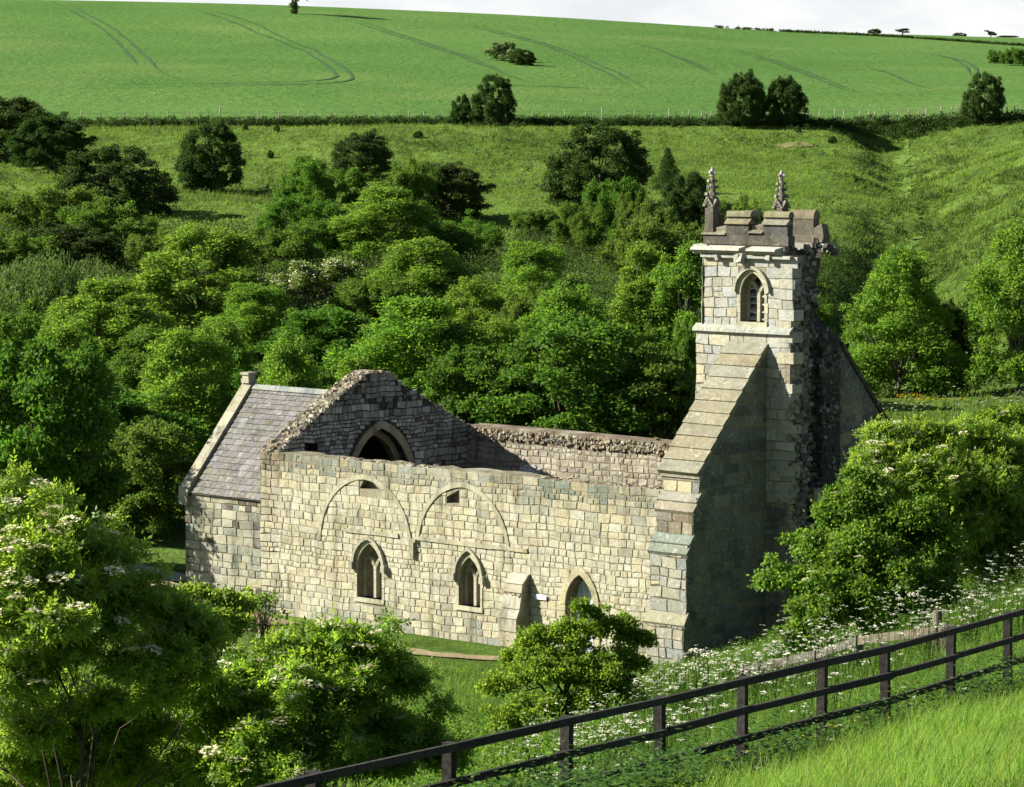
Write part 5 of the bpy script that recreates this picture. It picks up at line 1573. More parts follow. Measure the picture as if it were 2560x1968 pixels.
# big elder at the left
E1 = [lobe(-40, 1130, 37, 0.75, 0.39), lobe(55, 1105, 37, 0.62, 0.3224), lobe(110, 1150, 36.6, 0.45, 0.234), lobe(15, 1200, 36, 0.7, 0.364), lobe(185, 1190, 37, 0.38, 0.1976), lobe(235, 1180, 37.2, 0.38, 0.1976), lobe(160, 1270, 36, 0.55, 0.286), lobe(270, 1270, 37, 0.42, 0.2184),
      lobe(50, 1330, 35.5, 0.8, 0.416), lobe(230, 1330, 36.4, 0.55, 0.286), lobe(340, 1310, 37.4, 0.42, 0.2184), lobe(400, 1350, 37.6, 0.34, 0.1768), lobe(340, 1390, 37, 0.42, 0.2184), lobe(130, 1420, 36, 0.6, 0.312), lobe(270, 1430, 36.4, 0.5, 0.26), lobe(400, 1425, 37.4, 0.34, 0.1768),
      lobe(0, 1480, 35.8, 0.7, 0.364), lobe(200, 1510, 36.6, 0.42, 0.2184), lobe(340, 1490, 36.8, 0.36, 0.1872), lobe(70, 1580, 36.2, 0.5, 0.26), lobe(60, 1470, 38.2, .75, .5), lobe(180, 1565, 38.4, .55, .4), lobe(310, 1560, 38.4, .45, .32), lobe(420, 1480, 38.2, .38, .28), lobe(0, 1590, 38, .6, .5), lobe(250, 1640, 38.5, .45, .35), lobe(120, 1650, 38.6, .5, .4)]
c = at_depth(150 * DISP, 1500 * DISP, 37)
shrub('elder_tree', 'tree', 'big shady elder with cream flower heads filling the left foreground', E1, (c[0], 37.3), 3.4, .25, 38000, .066, .033, 'elder', 3, 95, 15, .055, 2, 3, fork=.42, compact=.35, bottom=-.45, flat=.65, up=.55, droop=.2, fsize=1.1)
# pale leafy growth seen under it
E1b = [lobe(300, 1600, 42, .6, .5), lobe(420, 1560, 41.5, .6, .5), lobe(150, 1640, 42, .6), lobe(380, 1670, 41, .6), lobe(20, 1660, 42, .6), lobe(90, 1610, 40, .5, .35), lobe(200, 1600, 40.5, .5, .35), lobe(250, 1670, 40, .5, .4)]
c = at_depth(280 * DISP, 1650 * DISP, 42)
shrub('elder_bush', 'bush', 'sunlit low elder growth showing under the big left elder', E1b, (c[0], 42.2), 3.4, .25, 16000, .066, .033, 'elder', 5, 8, 12, .04, 2, 2)
# elder in the middle foreground
E2 = [lobe(690, 1401, 39.5, 0.62, 0.3472), lobe(790, 1416, 39.6, 0.5, 0.28), lobe(590, 1416, 39.4, 0.45, 0.252), lobe(850, 1456, 39.8, 0.32, 0.1792), lobe(530, 1466, 39, 0.46, 0.2576), lobe(620, 1496, 38.6, 0.55, 0.308), lobe(740, 1496, 38.9, 0.5, 0.28), lobe(480, 1546, 38.6, 0.42, 0.2352),
      lobe(580, 1586, 38.2, 0.5, 0.28), lobe(700, 1596, 38.4, 0.5, 0.28), lobe(830, 1556, 39.3, 0.42, 0.2352), lobe(900, 1576, 39.6, 0.38, 0.2128), lobe(500, 1646, 38, 0.5, 0.28), lobe(620, 1666, 37.8, 0.5, 0.28), lobe(940, 1616, 39.8, 0.25, 0.14), lobe(800, 1636, 39, 0.4, 0.224)]
c = at_depth(700 * DISP, 1550 * DISP, 39.5)
shrub('elder_bush', 'bush', 'sunny elder with flat cream flower heads in front of the nave windows', E2, (c[0], 39.6), 3.8, .23, 28000, .064, .032, 'elder', 8, 60, 26, .05, 2, 3, fork=.35, compact=.35, flat=.65, up=.55, droop=.2, fsize=1.1)
# thin shrub with bare twigs by the nave corner
S1 = [lobe(420, 1290, 74, .55, .5), lobe(470, 1300, 74, .5, .42), lobe(440, 1345, 73, .6), lobe(520, 1300, 74.5, .36, .34), lobe(400, 1360, 73, .6), lobe(500, 1345, 73.5, .4)]
c = at_depth(470 * DISP, 1350 * DISP, 74)
shrub('leafy_shrub', 'bush', 'leafy shrub in front of the chancel wall, between the two elders', S1, (c[0], 74), 3.0, .26, 12000, .10, .06, 'elder', 11, 8, 24, .05, 0, 3, compact=.25, fsize=.9)
S2 = [lobe(545, 1290, 75, .28), lobe(575, 1300, 75, .34, .4), lobe(600, 1325, 75, .3)]
c = at_depth(560 * DISP, 1360 * DISP, 75)
shrub('twiggy_shrub', 'bush', 'sparse twiggy shrub with few leaves by the nave corner', S2, (c[0], 75), 4.5, .16, 420, .085, .06, 'bright', 12, 0, 60, .035, 0, 5, fork=.25, bark='bark')
# bright yellow-green shrub before the doorway
S3 = [lobe(1145, 1374, 61, .42, .36), lobe(1215, 1369, 61, .5, .4), lobe(1290, 1349, 61.4, .36, .26), lobe(1262, 1314, 61.4, .13, .12), lobe(1238, 1296, 61.3, .08, .08), lobe(1330, 1334, 61.5, .18, .14), lobe(1375, 1369, 61.6, .14, .10), lobe(1340, 1359, 61.6, .22, .18), lobe(1180, 1444, 60.4, .62, .5), lobe(1270, 1444, 60.6, .55, .45), lobe(1120, 1454, 60.6, .42, .36),
      lobe(1150, 1524, 60, .55, .45), lobe(1250, 1524, 60, .55, .42), lobe(1085, 1554, 60, .40, .34), lobe(1200, 1584, 59.6, .5, .4), lobe(1310, 1494, 60.6, .35, .3), lobe(1330, 1404, 61.2, .28, .22), lobe(1105, 1415, 61, .34, .28), lobe(1350, 1425, 61, .28, .22), lobe(1160, 1378, 61, .36, .28), lobe(1060, 1470, 60.6, .3, .25)]
c = at_depth(1220 * DISP, 1500 * DISP, 60.6)
shrub('field_maple', 'bush', 'bright yellow-green shrub in front of the blue-grey door', S3, (c[0], 60.6), 4.5, .20, 56000, .062, .050, 'bright', 14, 0, 26, .07, 0, 2, compact=.32, fork=.3)
# dark low shrub right of it
S4 = [lobe(1330, 1465, 63, .34, .3), lobe(1300, 1500, 62.5, .34, .3), lobe(1345, 1490, 62.6, .25, .22)]
c = at_depth(1320 * DISP, 1500 * DISP, 63)
shrub('low_shrub', 'bush', 'small dark shrub in the shade right of the yellow-green shrub', S4, (c[0], 63), 1.8, .18, 4500, .08, .05, 'hawthorn', 15, 0, 8, .03)
# hawthorn leaning out before the tower
S5 = [lobe(1690, 1243, 60.5, .42, .34), lobe(1640, 1246, 60.6, .20, .14), lobe(1740, 1173, 61, .45, .36), lobe(1790, 1108, 61.2, .5, .45), lobe(1850, 1068, 61.6, .6, .55), lobe(1760, 1278, 60, .55, .5), lobe(1840, 1188, 60.6, .75, .65), lobe(1930, 1128, 61.4, .7, .6), lobe(1730, 1338, 59.6, .45, .4),
      lobe(1830, 1298, 59.8, .65, .5), lobe(1930, 1238, 60.4, .7, .55), lobe(1700, 1378, 59.4, .3, .26), lobe(2000, 1198, 61, .55, .5), lobe(1890, 1338, 59.8, .5, .4), lobe(1990, 1278, 60.4, .45, .4), lobe(1860, 1188, 61.6, 1.05, .85), lobe(1950, 1208, 61.6, .95, .8), lobe(1800, 1308, 60.2, .7, .5), lobe(1800, 1198, 61.2, .7, .55), lobe(1930, 1308, 60.2, .6, .5)]
c = at_depth(1880 * DISP, 1330 * DISP, 61)
shrub('hawthorn_tree', 'tree', 'green hawthorn spreading its branches over the tower base', S5, (c[0], 61), 5.5, .27, 110000, .078, .056, 'haw_green', 17, 10, 34, .10, 0, 2, compact=.35, flat=.8, up=.4, fsize=.85, fork=.3)
# elder behind it, dark on its right side
S6 = [lobe(1870, 984, 64.5, .5, .42), lobe(1920, 954, 65, .5, .42), lobe(1990, 949, 65.4, .6, .5), lobe(2080, 954, 66, .65, .5), lobe(2170, 974, 66.5, .7, .55), lobe(1880, 1044, 64, .55, .5), lobe(1980, 1034, 64.2, .75, .6), lobe(2090, 1044, 65, .8, .65), lobe(2190, 1074, 66, .8, .7), lobe(2060, 1134, 64.6, .75, .6), lobe(2160, 1174, 65, .75, .65), lobe(2240, 1034, 66.5, .8), lobe(2120, 1234, 65, .4, .35), lobe(2220, 1184, 65.5, .6, .5), lobe(2020, 1074, 65.5, 1.2, 1.0), lobe(2140, 1114, 66, 1.2, 1.0), lobe(1930, 1024, 65, .8, .65), lobe(2060, 1204, 65, .8, .6), lobe(1880, 934, 65, .35, .25)]
c = at_depth(2110 * DISP, 1230 * DISP, 65.6)
shrub('elder_tree', 'tree', 'large elder dotted with cream flowers behind the spreading hawthorn, dark on its right', S6, (c[0], 65.8), 4.0, .30, 44000, .072, .038, 'elder', 19, 40, 34, .11, 2, 3, compact=.35, fsize=1.0, flat=.7, up=.5, droop=.2)
S7 = [lobe(2110, 915, 76, .55, .4), lobe(2060, 930, 76, .4, .3), lobe(2165, 910, 77, .6, .45)]
c = at_depth(2110 * DISP, 930 * DISP, 76.5)
shrub('leafy_shrub', 'bush', 'yellow-green shrub top showing behind the large right-hand elder', S7, (c[0], 76.6), 3.5, .27, 14000, .09, .06, 'bright', 23, 3, 14, .06, 0, 2)

# ------------------------------------------------------------------ fences
FP = [(-3.56, 20.3, 9.45), (-2.53, 22.4, 9.29), (-1.5, 24.5, 9.14), (-.47, 26.6, 8.98), (.55, 28.5, 8.86), (1.49, 30.2, 8.75), (2.39, 31.9, 8.65), (3.35, 33.6, 8.56), (4.23, 35.2, 8.46), (5.16, 36.8, 8.41), (6.08, 38.4, 8.36), (7.0, 40.0, 8.32), (7.92, 41.6, 8.28), (8.84, 43.2, 8.24), (9.76, 44.8, 8.2)]
rf = random.Random(9)
fence = empty('wooden_fence', (FP[1][0], FP[1][1], hz(FP[1][0], FP[1][1])))
tag(fence, 'dark creosoted three-rail wooden fence crossing the foreground', 'fence')
fo = np.array(fence.location)
dirf = norm(np.array([FP[10][0] - FP[2][0], FP[10][1] - FP[2][1]])); nf = np.array([dirf[1], -dirf[0]])   # towards the camera side
if nf[1] > 0: nf = -nf
for x, y, z in FP:
    mb = MB(); g = hz(x, y) - .3
    t = .045
    c0 = np.array([x, y]) - nf * .075
    lean = rf.uniform(-.03, .03)
    pts = []
    for zz, l in ((g, 0), (z - .005, lean)):
        for a, b in ((-t, -t), (t, -t), (t, t), (-t, t)):
            q = c0 + dirf * (a + l * 2) + nf * b
            pts.append((q[0] - fo[0], q[1] - fo[1], zz - fo[2]))
    mb.hexa(pts, vary((.95, .92, .9), rf, .25)); mb.build('post', M['wood'], fence)
for off in (.035, .335, .62):
    i = 0
    while i < len(FP) - 1:
        j = min(i + 1, len(FP) - 1)
        mb = MB(); hgt = .072 + rf.uniform(-.006, .006)
        pts = []
        sag = rf.uniform(-.05, .04) if off > .1 else rf.uniform(-.006, .006)
        A_, B_ = np.array(FP[i]), np.array(FP[j])
        a2 = A_[:2] - dirf * .0 ; b2 = B_[:2] - dirf * .006
        V = []
        for p2, zt in ((a2, A_[2] - off + (0 if i == 0 else 0)), (b2, B_[2] - off + sag * .3)):
            for dn in (-.019, .022):
                q = p2 + nf * dn
                V += [(q[0] - fo[0], q[1] - fo[1], zt - fo[2] - hgt + .035), (q[0] - fo[0], q[1] - fo[1], zt - fo[2] + .035)]
        # V order: A back low, A back high, A front low, A front high, B ...
        mb.hexa([V[0], V[4], V[6], V[2], V[1], V[5], V[7], V[3]], vary((1, 1, 1), rf, .25)); mb.build('rail', M['wood'], fence)
        i = j

# weathered rail fence farther down the bank
wf_pts = []
for px, py, D in ((2395, 1565, 46.5), (2375, 1572, 47.0), (2150, 1600, 49.0), (2046, 1634, 50.2), (1862, 1676, 52.5)):
    wf_pts.append(at_depth(px, py, D))
wfence = empty('weathered_fence', (wf_pts[1][0], wf_pts[1][1], hz(wf_pts[1][0], wf_pts[1][1])))
tag(wfence, 'old grey rail fence half lost in cow parsley behind the dark fence', 'fence')
wo_ = np.array(wfence.location)
for a, b in zip(wf_pts[1:-1], wf_pts[2:]):
    mb = MB(); d = norm(b - a); s = np.array([-d[1], d[0], 0]) * .02
    V = [a - s - [0, 0, .075], b - s - [0, 0, .075], b + s - [0, 0, .075], a + s - [0, 0, .075], a - s + [0, 0, .065], b - s + [0, 0, .06], b + s + [0, 0, .06], a + s + [0, 0, .065]]
    mb.hexa([tuple(np.array(p) - wo_) for p in V], vary((1, 1, 1), rf, .15)); mb.build('rail', M['grey_wood'], wfence)
for k, p in enumerate(wf_pts[2:]):
    mb = MB(); g = hz(p[0], p[1] + .08)
    mb.box(p[0] - .06 - wo_[0], p[0] + .06 - wo_[0], p[1] + .03 - wo_[1], p[1] + .15 - wo_[1], g - .2 - wo_[2], p[2] + .08 - wo_[2]); mb.build('post', M['grey_wood'], wfence)
pp = at_depth(2346, 1528, 47.2); g = hz(pp[0], pp[1])
mb = MB(); mb.tube([(pp[0] - wo_[0], pp[1] + .1 - wo_[1], g - .2 - wo_[2]), (pp[0] - wo_[0], pp[1] + .1 - wo_[1], pp[2] - .03 - wo_[2]), (pp[0] - wo_[0], pp[1] + .1 - wo_[1], pp[2] - wo_[2])], [.075, .072, .055], 10, (1.25, 1.2, 1.1)); mb.build('post', M['grey_wood'], wfence, True)
pp = at_depth(2368, 1563, 46.9)
mb = MB(); mb.tube([(pp[0] - wo_[0], pp[1] - wo_[1], g - .2 - wo_[2]), (pp[0] - wo_[0], pp[1] - wo_[1], pp[2] - wo_[2])], [.12, .12], 12, (.95, .9, .8)); mb.build('post', M['grey_wood'], wfence)

# wire fence with bleached posts along the crop field
PX = [(71, 1), (106, 1), (160, 1), (208, 1.25), (255, 1), (315, 1), (369, 1), (424, 1), (476, .9), (523, 1), (551, 1.4), (599, 1), (650, 1), (699, 1.1), (746, 1.2), (788, 1), (838, .9), (890, .9), (938, 1), (980, .8), (1024, 1.1), (1059, 1), (1108, 1), (1150, 1.1), (1210, .9), (1275, .9), (1332, 1.1), (1375, .9), (1414, 1), (1463, 1), (1505, 1.2), (1548, .9), (1587, 1), (1630, .9), (1671, 1.2), (1690, 1), (1705, 1), (1722, 1), (1752, 1.1), (1764, 1), (1776, 1), (1798, 1.1), (1805, 1), (1828, 1), (1905, 1), (1980, 1), (2003, 1.15), (2014, 1), (2022, .9), (2044, 1), (2086, 1.1), (2104, 1), (2144, 1.1), (2166, 1), (2183, 1.1), (2207, 1.05), (2218, .9), (2240, .9), (2270, 1.1), (2294, 1), (2312, 1.2), (2347, 1.2), (2376, 1), (2390, 1), (2440, 1.1), (2485, 1), (2500, 1), (2515, 1.1), (2532, 1), (2550, 1)]
x0 = at_depth(PX[0][0], 290, 299.6)
ff_ = empty('wire_fence', (x0[0], 299.6, hz(x0[0], 299.6)))
tag(ff_, 'long post and wire fence along the bottom of the crop field', 'fence')
wo_ = np.array(ff_.location)
pm = MB(); pm.tube([(0, 0, -.3), (0, 0, .98), (0, 0, 1.0)], [.06, .055, .04], 6)
pmesh = pm.mesh('post', M['post'])
for px, h in PX:
    x = (px - 1280) / FPX * 299.6
    o = link('post', pmesh, ff_); o.location = (x - wo_[0], 0, hz(x, 299.6) - wo_[2])
    o.scale = (h, h, h * .95 * rf.uniform(.85, 1.1)); o.rotation_euler = (rf.uniform(-.1, .1), rf.uniform(-.14, .14), 0)
for zz in (.45, .85):
    mb = MB(); L = []
    for px in np.linspace(40, 2590, 120):
        x = (px - 1280) / FPX * 299.6; L.append((x - wo_[0], 0, hz(x, 299.6) + zz - wo_[2]))
    mb.tube(L, [.012] * len(L), 4); mb.build('wire', M['wire'], ff_)
# ------------------------------------------------------------------ grass, herbs and flowers (uncountable)
def blades(name, x, y, h, w, mat, seed, tint=None, lean=.35, wind=(.25, .05), segs=2, droop=.35):
    rs = np.random.RandomState(seed); n = len(x)
    z = height(x, y) - .03
    B = np.stack([x, y, z], -1)
    a = rs.rand(n) * 6.28
    S = np.stack([np.cos(a), np.sin(a), np.zeros(n)], -1) * (w * .5)[:, None]
    d = np.stack([rs.normal(0, lean, n) + wind[0], rs.normal(0, lean, n) + wind[1], np.ones(n)], -1); d = norm(d)
    m = B + d * (h * .55)[:, None]
    d2 = norm(d + np.stack([rs.normal(0, droop, n) + wind[0] * .6, rs.normal(0, droop, n), np.full(n, -.15)], -1))
    t = m + d2 * (h * .5)[:, None]
    V1 = np.stack([B - S, B + S, m + S * .8, m - S * .8], 1)
    V2 = np.stack([m - S * .8, m + S * .8, t + S * .12, t - S * .12], 1)
    V = np.concatenate([V1, V2], 0).reshape(-1, 3)
    if tint is None:
        k = rs.uniform(.7, 1.25, n); yl = rs.uniform(-.1, .25, n)
        tint = np.stack([k * (1 + yl), k, k * (1 - yl)], -1)
    return quads_mesh(name, V, 4, np.concatenate([tint, tint]), M[mat])

def in_view(n, seed, d0, d1, c0=-60, c1=2620, power=1.0):
    """Random points over the ground between two distances, inside the width of the view."""
    rs = np.random.RandomState(seed)
    y = d0 + (d1 - d0) * rs.rand(n) ** power
    c = c0 + (c1 - c0) * rs.rand(n)
    return (c - 1280) / FPX * y, y, c

fpx = np.array([p[0] for p in FP]); fpy = np.array([p[1] for p in FP])
def fence_side(x, y):
    """>0 beyond the dark fence, <0 on the camera side."""
    return -((x - fpx[1]) * nf[0] + (y - fpy[1]) * nf[1])

# tall meadow grass on the camera side of the fence
x, y, c = in_view(300000, 1, 18, 47, -60, 2950)
s = fence_side(x, y); k = s < -.05
x, y = x[k], y[k]
n = len(x); rs = np.random.RandomState(2)
clump = vnoise(x * .9 + 5, y * .7) + .6 * vnoise(x * 3, y * 3)
h = (.14 + .20 * rs.rand(n)) * (1 + .8 * clump)
kk = rs.uniform(.85, 1.3, n) * (1 + .25 * clump); yl = rs.uniform(0, .30, n)
pt = vnoise(x * .45 + 40, y * .35 + 9) + .4 * vnoise(x * 1.6, y * 1.3)
kk *= np.clip(1 + .9 * pt, .5, 1.35); yl = yl * np.clip(.6 + 1.2 * pt, 0, 1.3)
T = np.stack([kk * (.95 + yl * .8), kk * .96, kk * (1.05 - yl)], -1)
straw = rs.rand(n) < .035
T[straw] = np.array([2.6, 1.6, 2.2]) * rs.uniform(.6, 1.1, (straw.sum(), 1))
h[straw] *= 1.35
o = link('meadow_grass', blades('meadow_grass', x, y, h, np.full(n, .0085) * rs.uniform(.7, 1.4, n), 'grass', 3, T))
tag(o, kind='stuff')

# darker nettles and tall herbs along the fence foot and on the bank beyond it
def herb_mass(name, n, seed, sel, d0, d1, hmin, hmax, L, W, c0=-60, c1=2620, mat='herb', tint=1.0, power=1.0):
    x, y, c = in_view(n, seed, d0, d1, c0, c1, power)
    k = sel(x, y, c)
    x, y = x[k], y[k]; n = len(x); rs = np.random.RandomState(seed + 1)
    hh = (hmin + (hmax - hmin) * rs.rand(n)) * (1 + .8 * vnoise(x * .8 + 7, y * .8))
    per = 9
    idx = np.repeat(np.arange(n), per); q = np.tile(np.linspace(.25, 1, per), n)
    m = len(idx)
    P = np.stack([x[idx] + rs.normal(0, .03, m), y[idx] + rs.normal(0, .03, m), height(x, y)[idx] + hh[idx] * q], -1)
    a = rs.rand(m) * 6.28
    D = norm(np.stack([np.cos(a), np.sin(a), rs.uniform(-.3, .5, m)], -1)); N = norm(np.array([0, 0, 1.0]) + rand_dirs(rs, m) * .5)
    sz = rs.uniform(.7, 1.2, m) * (1.15 - .5 * q)
    V = leaf_faces(P, D, N, L * sz, W * sz)
    kq = rs.uniform(.75, 1.25, m) * tint; yl = rs.uniform(-.08, .2, m)
    o = link(name, quads_mesh(name, V, 4, np.stack([kq * (1 + yl), kq, kq * (1 - .5 * yl)], -1), M[mat]))
    tag(o, kind='stuff'); return o
def rand_keep(x, y, th): return vnoise(x * 1.1 + 31, y * 1.1 + 17) + .5 > th
herb_mass('nettles', 15000, 11, lambda x, y, c: (fence_side(x, y) > -.55 - .45 * (c < 1500)) & (fence_side(x, y) < 1.0 + 2.2 * (c < 1150)) & (rand_keep(x, y, .42) | (c < 1150)), 20, 46, .30, .62, .10, .045)
herb_mass('nettles', 26000, 15, lambda x, y, c: (fence_side(x, y) > -1.3) & (fence_side(x, y) < .25) & (c > 950) & (c < 1750) & rand_keep(x * .8, y * .8, .34), 22, 40, .35, .75, .11, .045)
herb_mass('bank_herbs', 42000, 13, lambda x, y, c: (fence_side(x, y) > .5), 27, 84, .15, .42, .10, .035, mat='grass', tint=.80, power=1.2)
# grass on the bank between the fence and the church lawn
x, y, c = in_view(190000, 21, 26, 86, power=1.1)
k = (fence_side(x, y) > .1)
x, y = x[k], y[k]; n = len(x); rs = np.random.RandomState(22)
lX, lY = w2ch(x, y)
mown = (lY > -4.2) & (lX > -6) & (lX < 15)
h = (.18 + .22 * rs.rand(n)) * (1 + .5 * vnoise(x * .7, y * .7)); h[mown] = .05 + .04 * rs.rand(mown.sum())
h *= np.interp(y, [30, 80], [1.0, .8])
kk = rs.uniform(.75, 1.25, n) * (1 + .5 * vnoise(x * .5, y * .4)); yl = rs.uniform(-.05, .25, n); kk[mown] *= 1.35; yl[mown] += .18
GT = np.stack([kk * (1 + yl), kk, kk * (1 - yl)], -1)
o = link('bank_grass', blades('bank_grass', x, y, h, np.interp(y, [26, 86], [.012, .022]), 'grass', 23, GT)); tag(o, kind='stuff')

# leafy tall herbs filling the hollow between the elders and the yellow-green shrub
x, y, c = in_view(1500, 71, 36, 70, 420, 1560)
k = (vnoise(x * .8 + 3, y * .7 + 21) + .5 > .36) & (fence_side(x, y) > 1.0) & (y < np.interp(c, [420, 900, 1000, 1300, 1560], [66, 62, 72, 72, 64]))
x, y = x[k], y[k]; n = len(x); rs = np.random.RandomState(72)
R = rs.uniform(.14, .34, n); C = np.stack([x, y, height(x, y) + R * .7], -1)
V, T = leaf_cloud(rs, C, R, 60000, .085, .035, flat=1.3, bottom=-.3, up=.3)
tag(link('tall_herbs', quads_mesh('tall_herbs', V, 4, T, M['herb_light'])), kind='stuff')
# cow parsley
def cow_parsley(name, x, y, hmin, hmax, r, seed, heads=5):
    rs = np.random.RandomState(seed); n = len(x)
    z = height(x, y)
    Vs = []; Ts = []; Ms = []
    per = 9
    for k in range(heads):
        ox, oy = rs.normal(0, .16, n), rs.normal(0, .16, n); hh = hmin + (hmax - hmin) * rs.rand(n)
        P0 = np.stack([x + ox, y + oy, z + hh], -1)
        rr = r * rs.uniform(.45, 1.45, n); hk = rs.uniform(.55, 1.08, n)
        idx = np.repeat(np.arange(n), per); m = len(idx)
        a = rs.rand(m) * 6.28; q = np.sqrt(rs.rand(m)) * rr[idx]
        P = P0[idx] + np.stack([q * np.cos(a), q * np.sin(a), rs.uniform(-.25, .25, m) * rr[idx]], -1)
        D = norm(np.stack([np.cos(a * 1.7), np.sin(a * 1.7), np.zeros(m)], -1)); N = norm(np.array([0, 0, 1.0]) + rand_dirs(rs, m) * .45)
        Vs.append(leaf_faces(P, D, N, rr[idx] * .75, rr[idx] * .75, 0)); kq = rs.uniform(.8, 1.1, m) * hk[idx]
        Ts.append(np.stack([kq * np.minimum(1, .55 + .5 * hk[idx]), kq, kq * np.minimum(1, .45 + .55 * hk[idx])], -1)); Ms.append(np.zeros(m))
        # stem
        S = np.array([.004, 0, 0])
        B = np.stack([x + ox * .2, y + oy * .2, z], -1)
        Vs.append(np.stack([B - S, B + S, P0 + S * .6, P0 - S * .6], 1).reshape(-1, 3)); Ts.append(np.ones((n, 3)) * .8); Ms.append(np.ones(n))
    o = link(name, quads_mesh(name, np.concatenate(Vs), 4, np.concatenate(Ts), [M['white_flower'], M['herb']], np.concatenate(Ms)))
    tag(o, kind='stuff'); return o
rs = np.random.RandomState(31)
x, y, c = in_view(700, 32, 31, 72, 1050, 2600)
dens = vnoise(x * .55 + 2, y * .45 + 60) + .5
s = fence_side(x, y)
k = (s > .4) & (dens > np.where(c > 1950, .50, .53)) & (hz_ok := (c > 1150 + 6 * (60 - y))) & ~((c < 1560) & (y > 66))
cow_parsley('cow_parsley', x[k], y[k], .45, .9, .04, 33)
# thicker drift along the grey fence and before the buttress
x, y, c = in_view(230, 34, 44, 62, 1620, 2600)
k = (vnoise(x * .8 + 12, y * .6 + 3) + .5 > .48)
cow_parsley('cow_parsley', x[k], y[k], .5, .98, .045, 35)
# a little on the camera side and at the fence foot
x, y, c = in_view(160, 36, 22, 42, 900, 2600)
k = (fence_side(x, y) > -1.2) & (fence_side(x, y) < .4) & (vnoise(x, y) > 0)
cow_parsley('cow_parsley', x[k], y[k], .25, .5, .03, 37, 3)
# valley floor by the ash trees
x, y, c = in_view(420, 38, 152, 180, 2180, 2620)
k = (vnoise(x * .25, y * .25) > -.02)
cow_parsley('cow_parsley', x[k], y[k], .4, .8, .055, 39, 3)
# buttercups
def buttercups(name, x, y, h, r, seed):
    rs = np.random.RandomState(seed); n = len(x); per = 4
    idx = np.repeat(np.arange(n), per); m = len(idx); a = rs.rand(m) * 6.28
    hh = h * rs.uniform(.7, 1.2, n)
    P = np.stack([x[idx], y[idx], height(x, y)[idx] + hh[idx]], -1)
    D = norm(np.stack([np.cos(a), np.sin(a), np.full(m, .5)], -1)); N = norm(np.array([0, 0, 1.0]) + rand_dirs(rs, m) * .3)
    tag(link(name, quads_mesh(name, leaf_faces(P, D, N, np.full(m, r), np.full(m, r), 0), 4, np.ones((m, 3)), M['buttercup'])), kind='stuff')
x, y, c = in_view(420, 41, 24, 42, 1700, 2300); k = (np.abs(fence_side(x, y) + .2) < 1.0) & (vnoise(x * 1.3, y * 1.3 + 9) > .05)
buttercups('buttercups', x[k], y[k], .38, .016, 42)
x, y, c = in_view(700, 43, 160, 172, 2240, 2420); k = vnoise(x * .5, y * .5) > 0
buttercups('buttercups', x[k], y[k], .2, .06, 44)

# tall hogweed before the buttress foot: plants one can pick out
def hogweed(px, py, D, label):
    p = at_depth(px, py, D); g = hz(p[0], D); H_ = p[2] - g
    root = empty('hogweed', (p[0], D, g)); tag(root, label, 'plant', 'hogweed by the buttress')
    rs = np.random.RandomState(int(px)); mb = MB()
    mb.tube([(0, 0, -.05), (.02, 0, H_ * .5), (0, 0, H_)], [.014, .011, .008], 6)
    heads = [(0, 0, H_, 1.15)]
    for k in range(2):
        a = rs.uniform(0, 6.28); q = rs.uniform(.15, .28); zz = H_ * rs.uniform(.72, .92)
        mb.tube([(.01, 0, H_ * .5), (q * .5 * math.cos(a), q * .5 * math.sin(a), zz * .85), (q * math.cos(a), q * math.sin(a), zz)], [.008, .007, .005], 5)
        heads.append((q * math.cos(a), q * math.sin(a), zz, .75))
    mb.build('stem', M['herb'], root)
    for hx, hy, hz_, s in heads:
        o = link('flower_head', UMBW[rs.randint(2)], root); o.location = (hx, hy, hz_); o.scale = (s, s, s)
    C = np.array([(rs.normal(0, .1), rs.normal(0, .1), H_ * q) for q in (.15, .3, .45)]); V, T = leaf_cloud(rs, C, np.array([.2, .18, .13]), 40, .2, .12, flat=.5)
    link('leaves', quads_mesh('leaves', V, 4, T, M['herb']), root)
UMBW = [umbel_mesh(s, .085, 'white_flower') for s in (7, 8)]
hogweed(1738, 1628, 50, 'tall hogweed with a white head against the buttress shadow')
hogweed(1768, 1640, 50.5, 'hogweed with a smaller greenish head right of the tallest one')
hogweed(2282, 1488, 58, 'hogweed standing above the flowers below the elder')

# ------------------------------------------------------------------ valley side: tussocks, weeds, undergrowth, hedge bank
def tufts(name, x, y, h, n_bl, w, seed, mat, tint=1.0):
    rs = np.random.RandomState(seed)
    idx = np.repeat(np.arange(len(x)), n_bl); m = len(idx)
    xx = x[idx] + rs.normal(0, .12, m); yy = y[idx] + rs.normal(0, .12, m)
    k = rs.uniform(.75, 1.25, m) * np.asarray(tint if np.ndim(tint) == 0 else np.asarray(tint)[idx]); yl = rs.uniform(-.05, .3, m)
    T = np.stack([k * (1.08 + yl), k, k * (1 - yl)], -1)
    o = link(name, blades(name, xx, yy, h[idx] * rs.uniform(.6, 1.2, m), np.full(m, w), mat, seed + 1, T, lean=.5)); tag(o, kind='stuff'); return o
x, y, c = in_view(46000, 51, 150, 299, power=.8); rs = np.random.RandomState(52)
dk = vnoise(x * .16, y * .12 + 77) + .5 * vnoise(x * .6, y * .5)
flank = np.clip((c - 2230) / 80, 0, 1) * np.clip((y - 190) / 10, 0, 1) * np.clip((282 - y) / 10, 0, 1)
h = (.16 + .26 * rs.rand(len(x)) * np.clip(1 + 1.8 * dk, .3, 2.4)) * (1 + .5 * flank)
tufts('tussock_grass', x, y, h, 4, .055, 53, 'grass', np.clip(.92 - .8 * dk, .42, 1.25))
x, y, c = in_view(9000, 151, 192, 282, 2225, 2620); rs = np.random.RandomState(152)
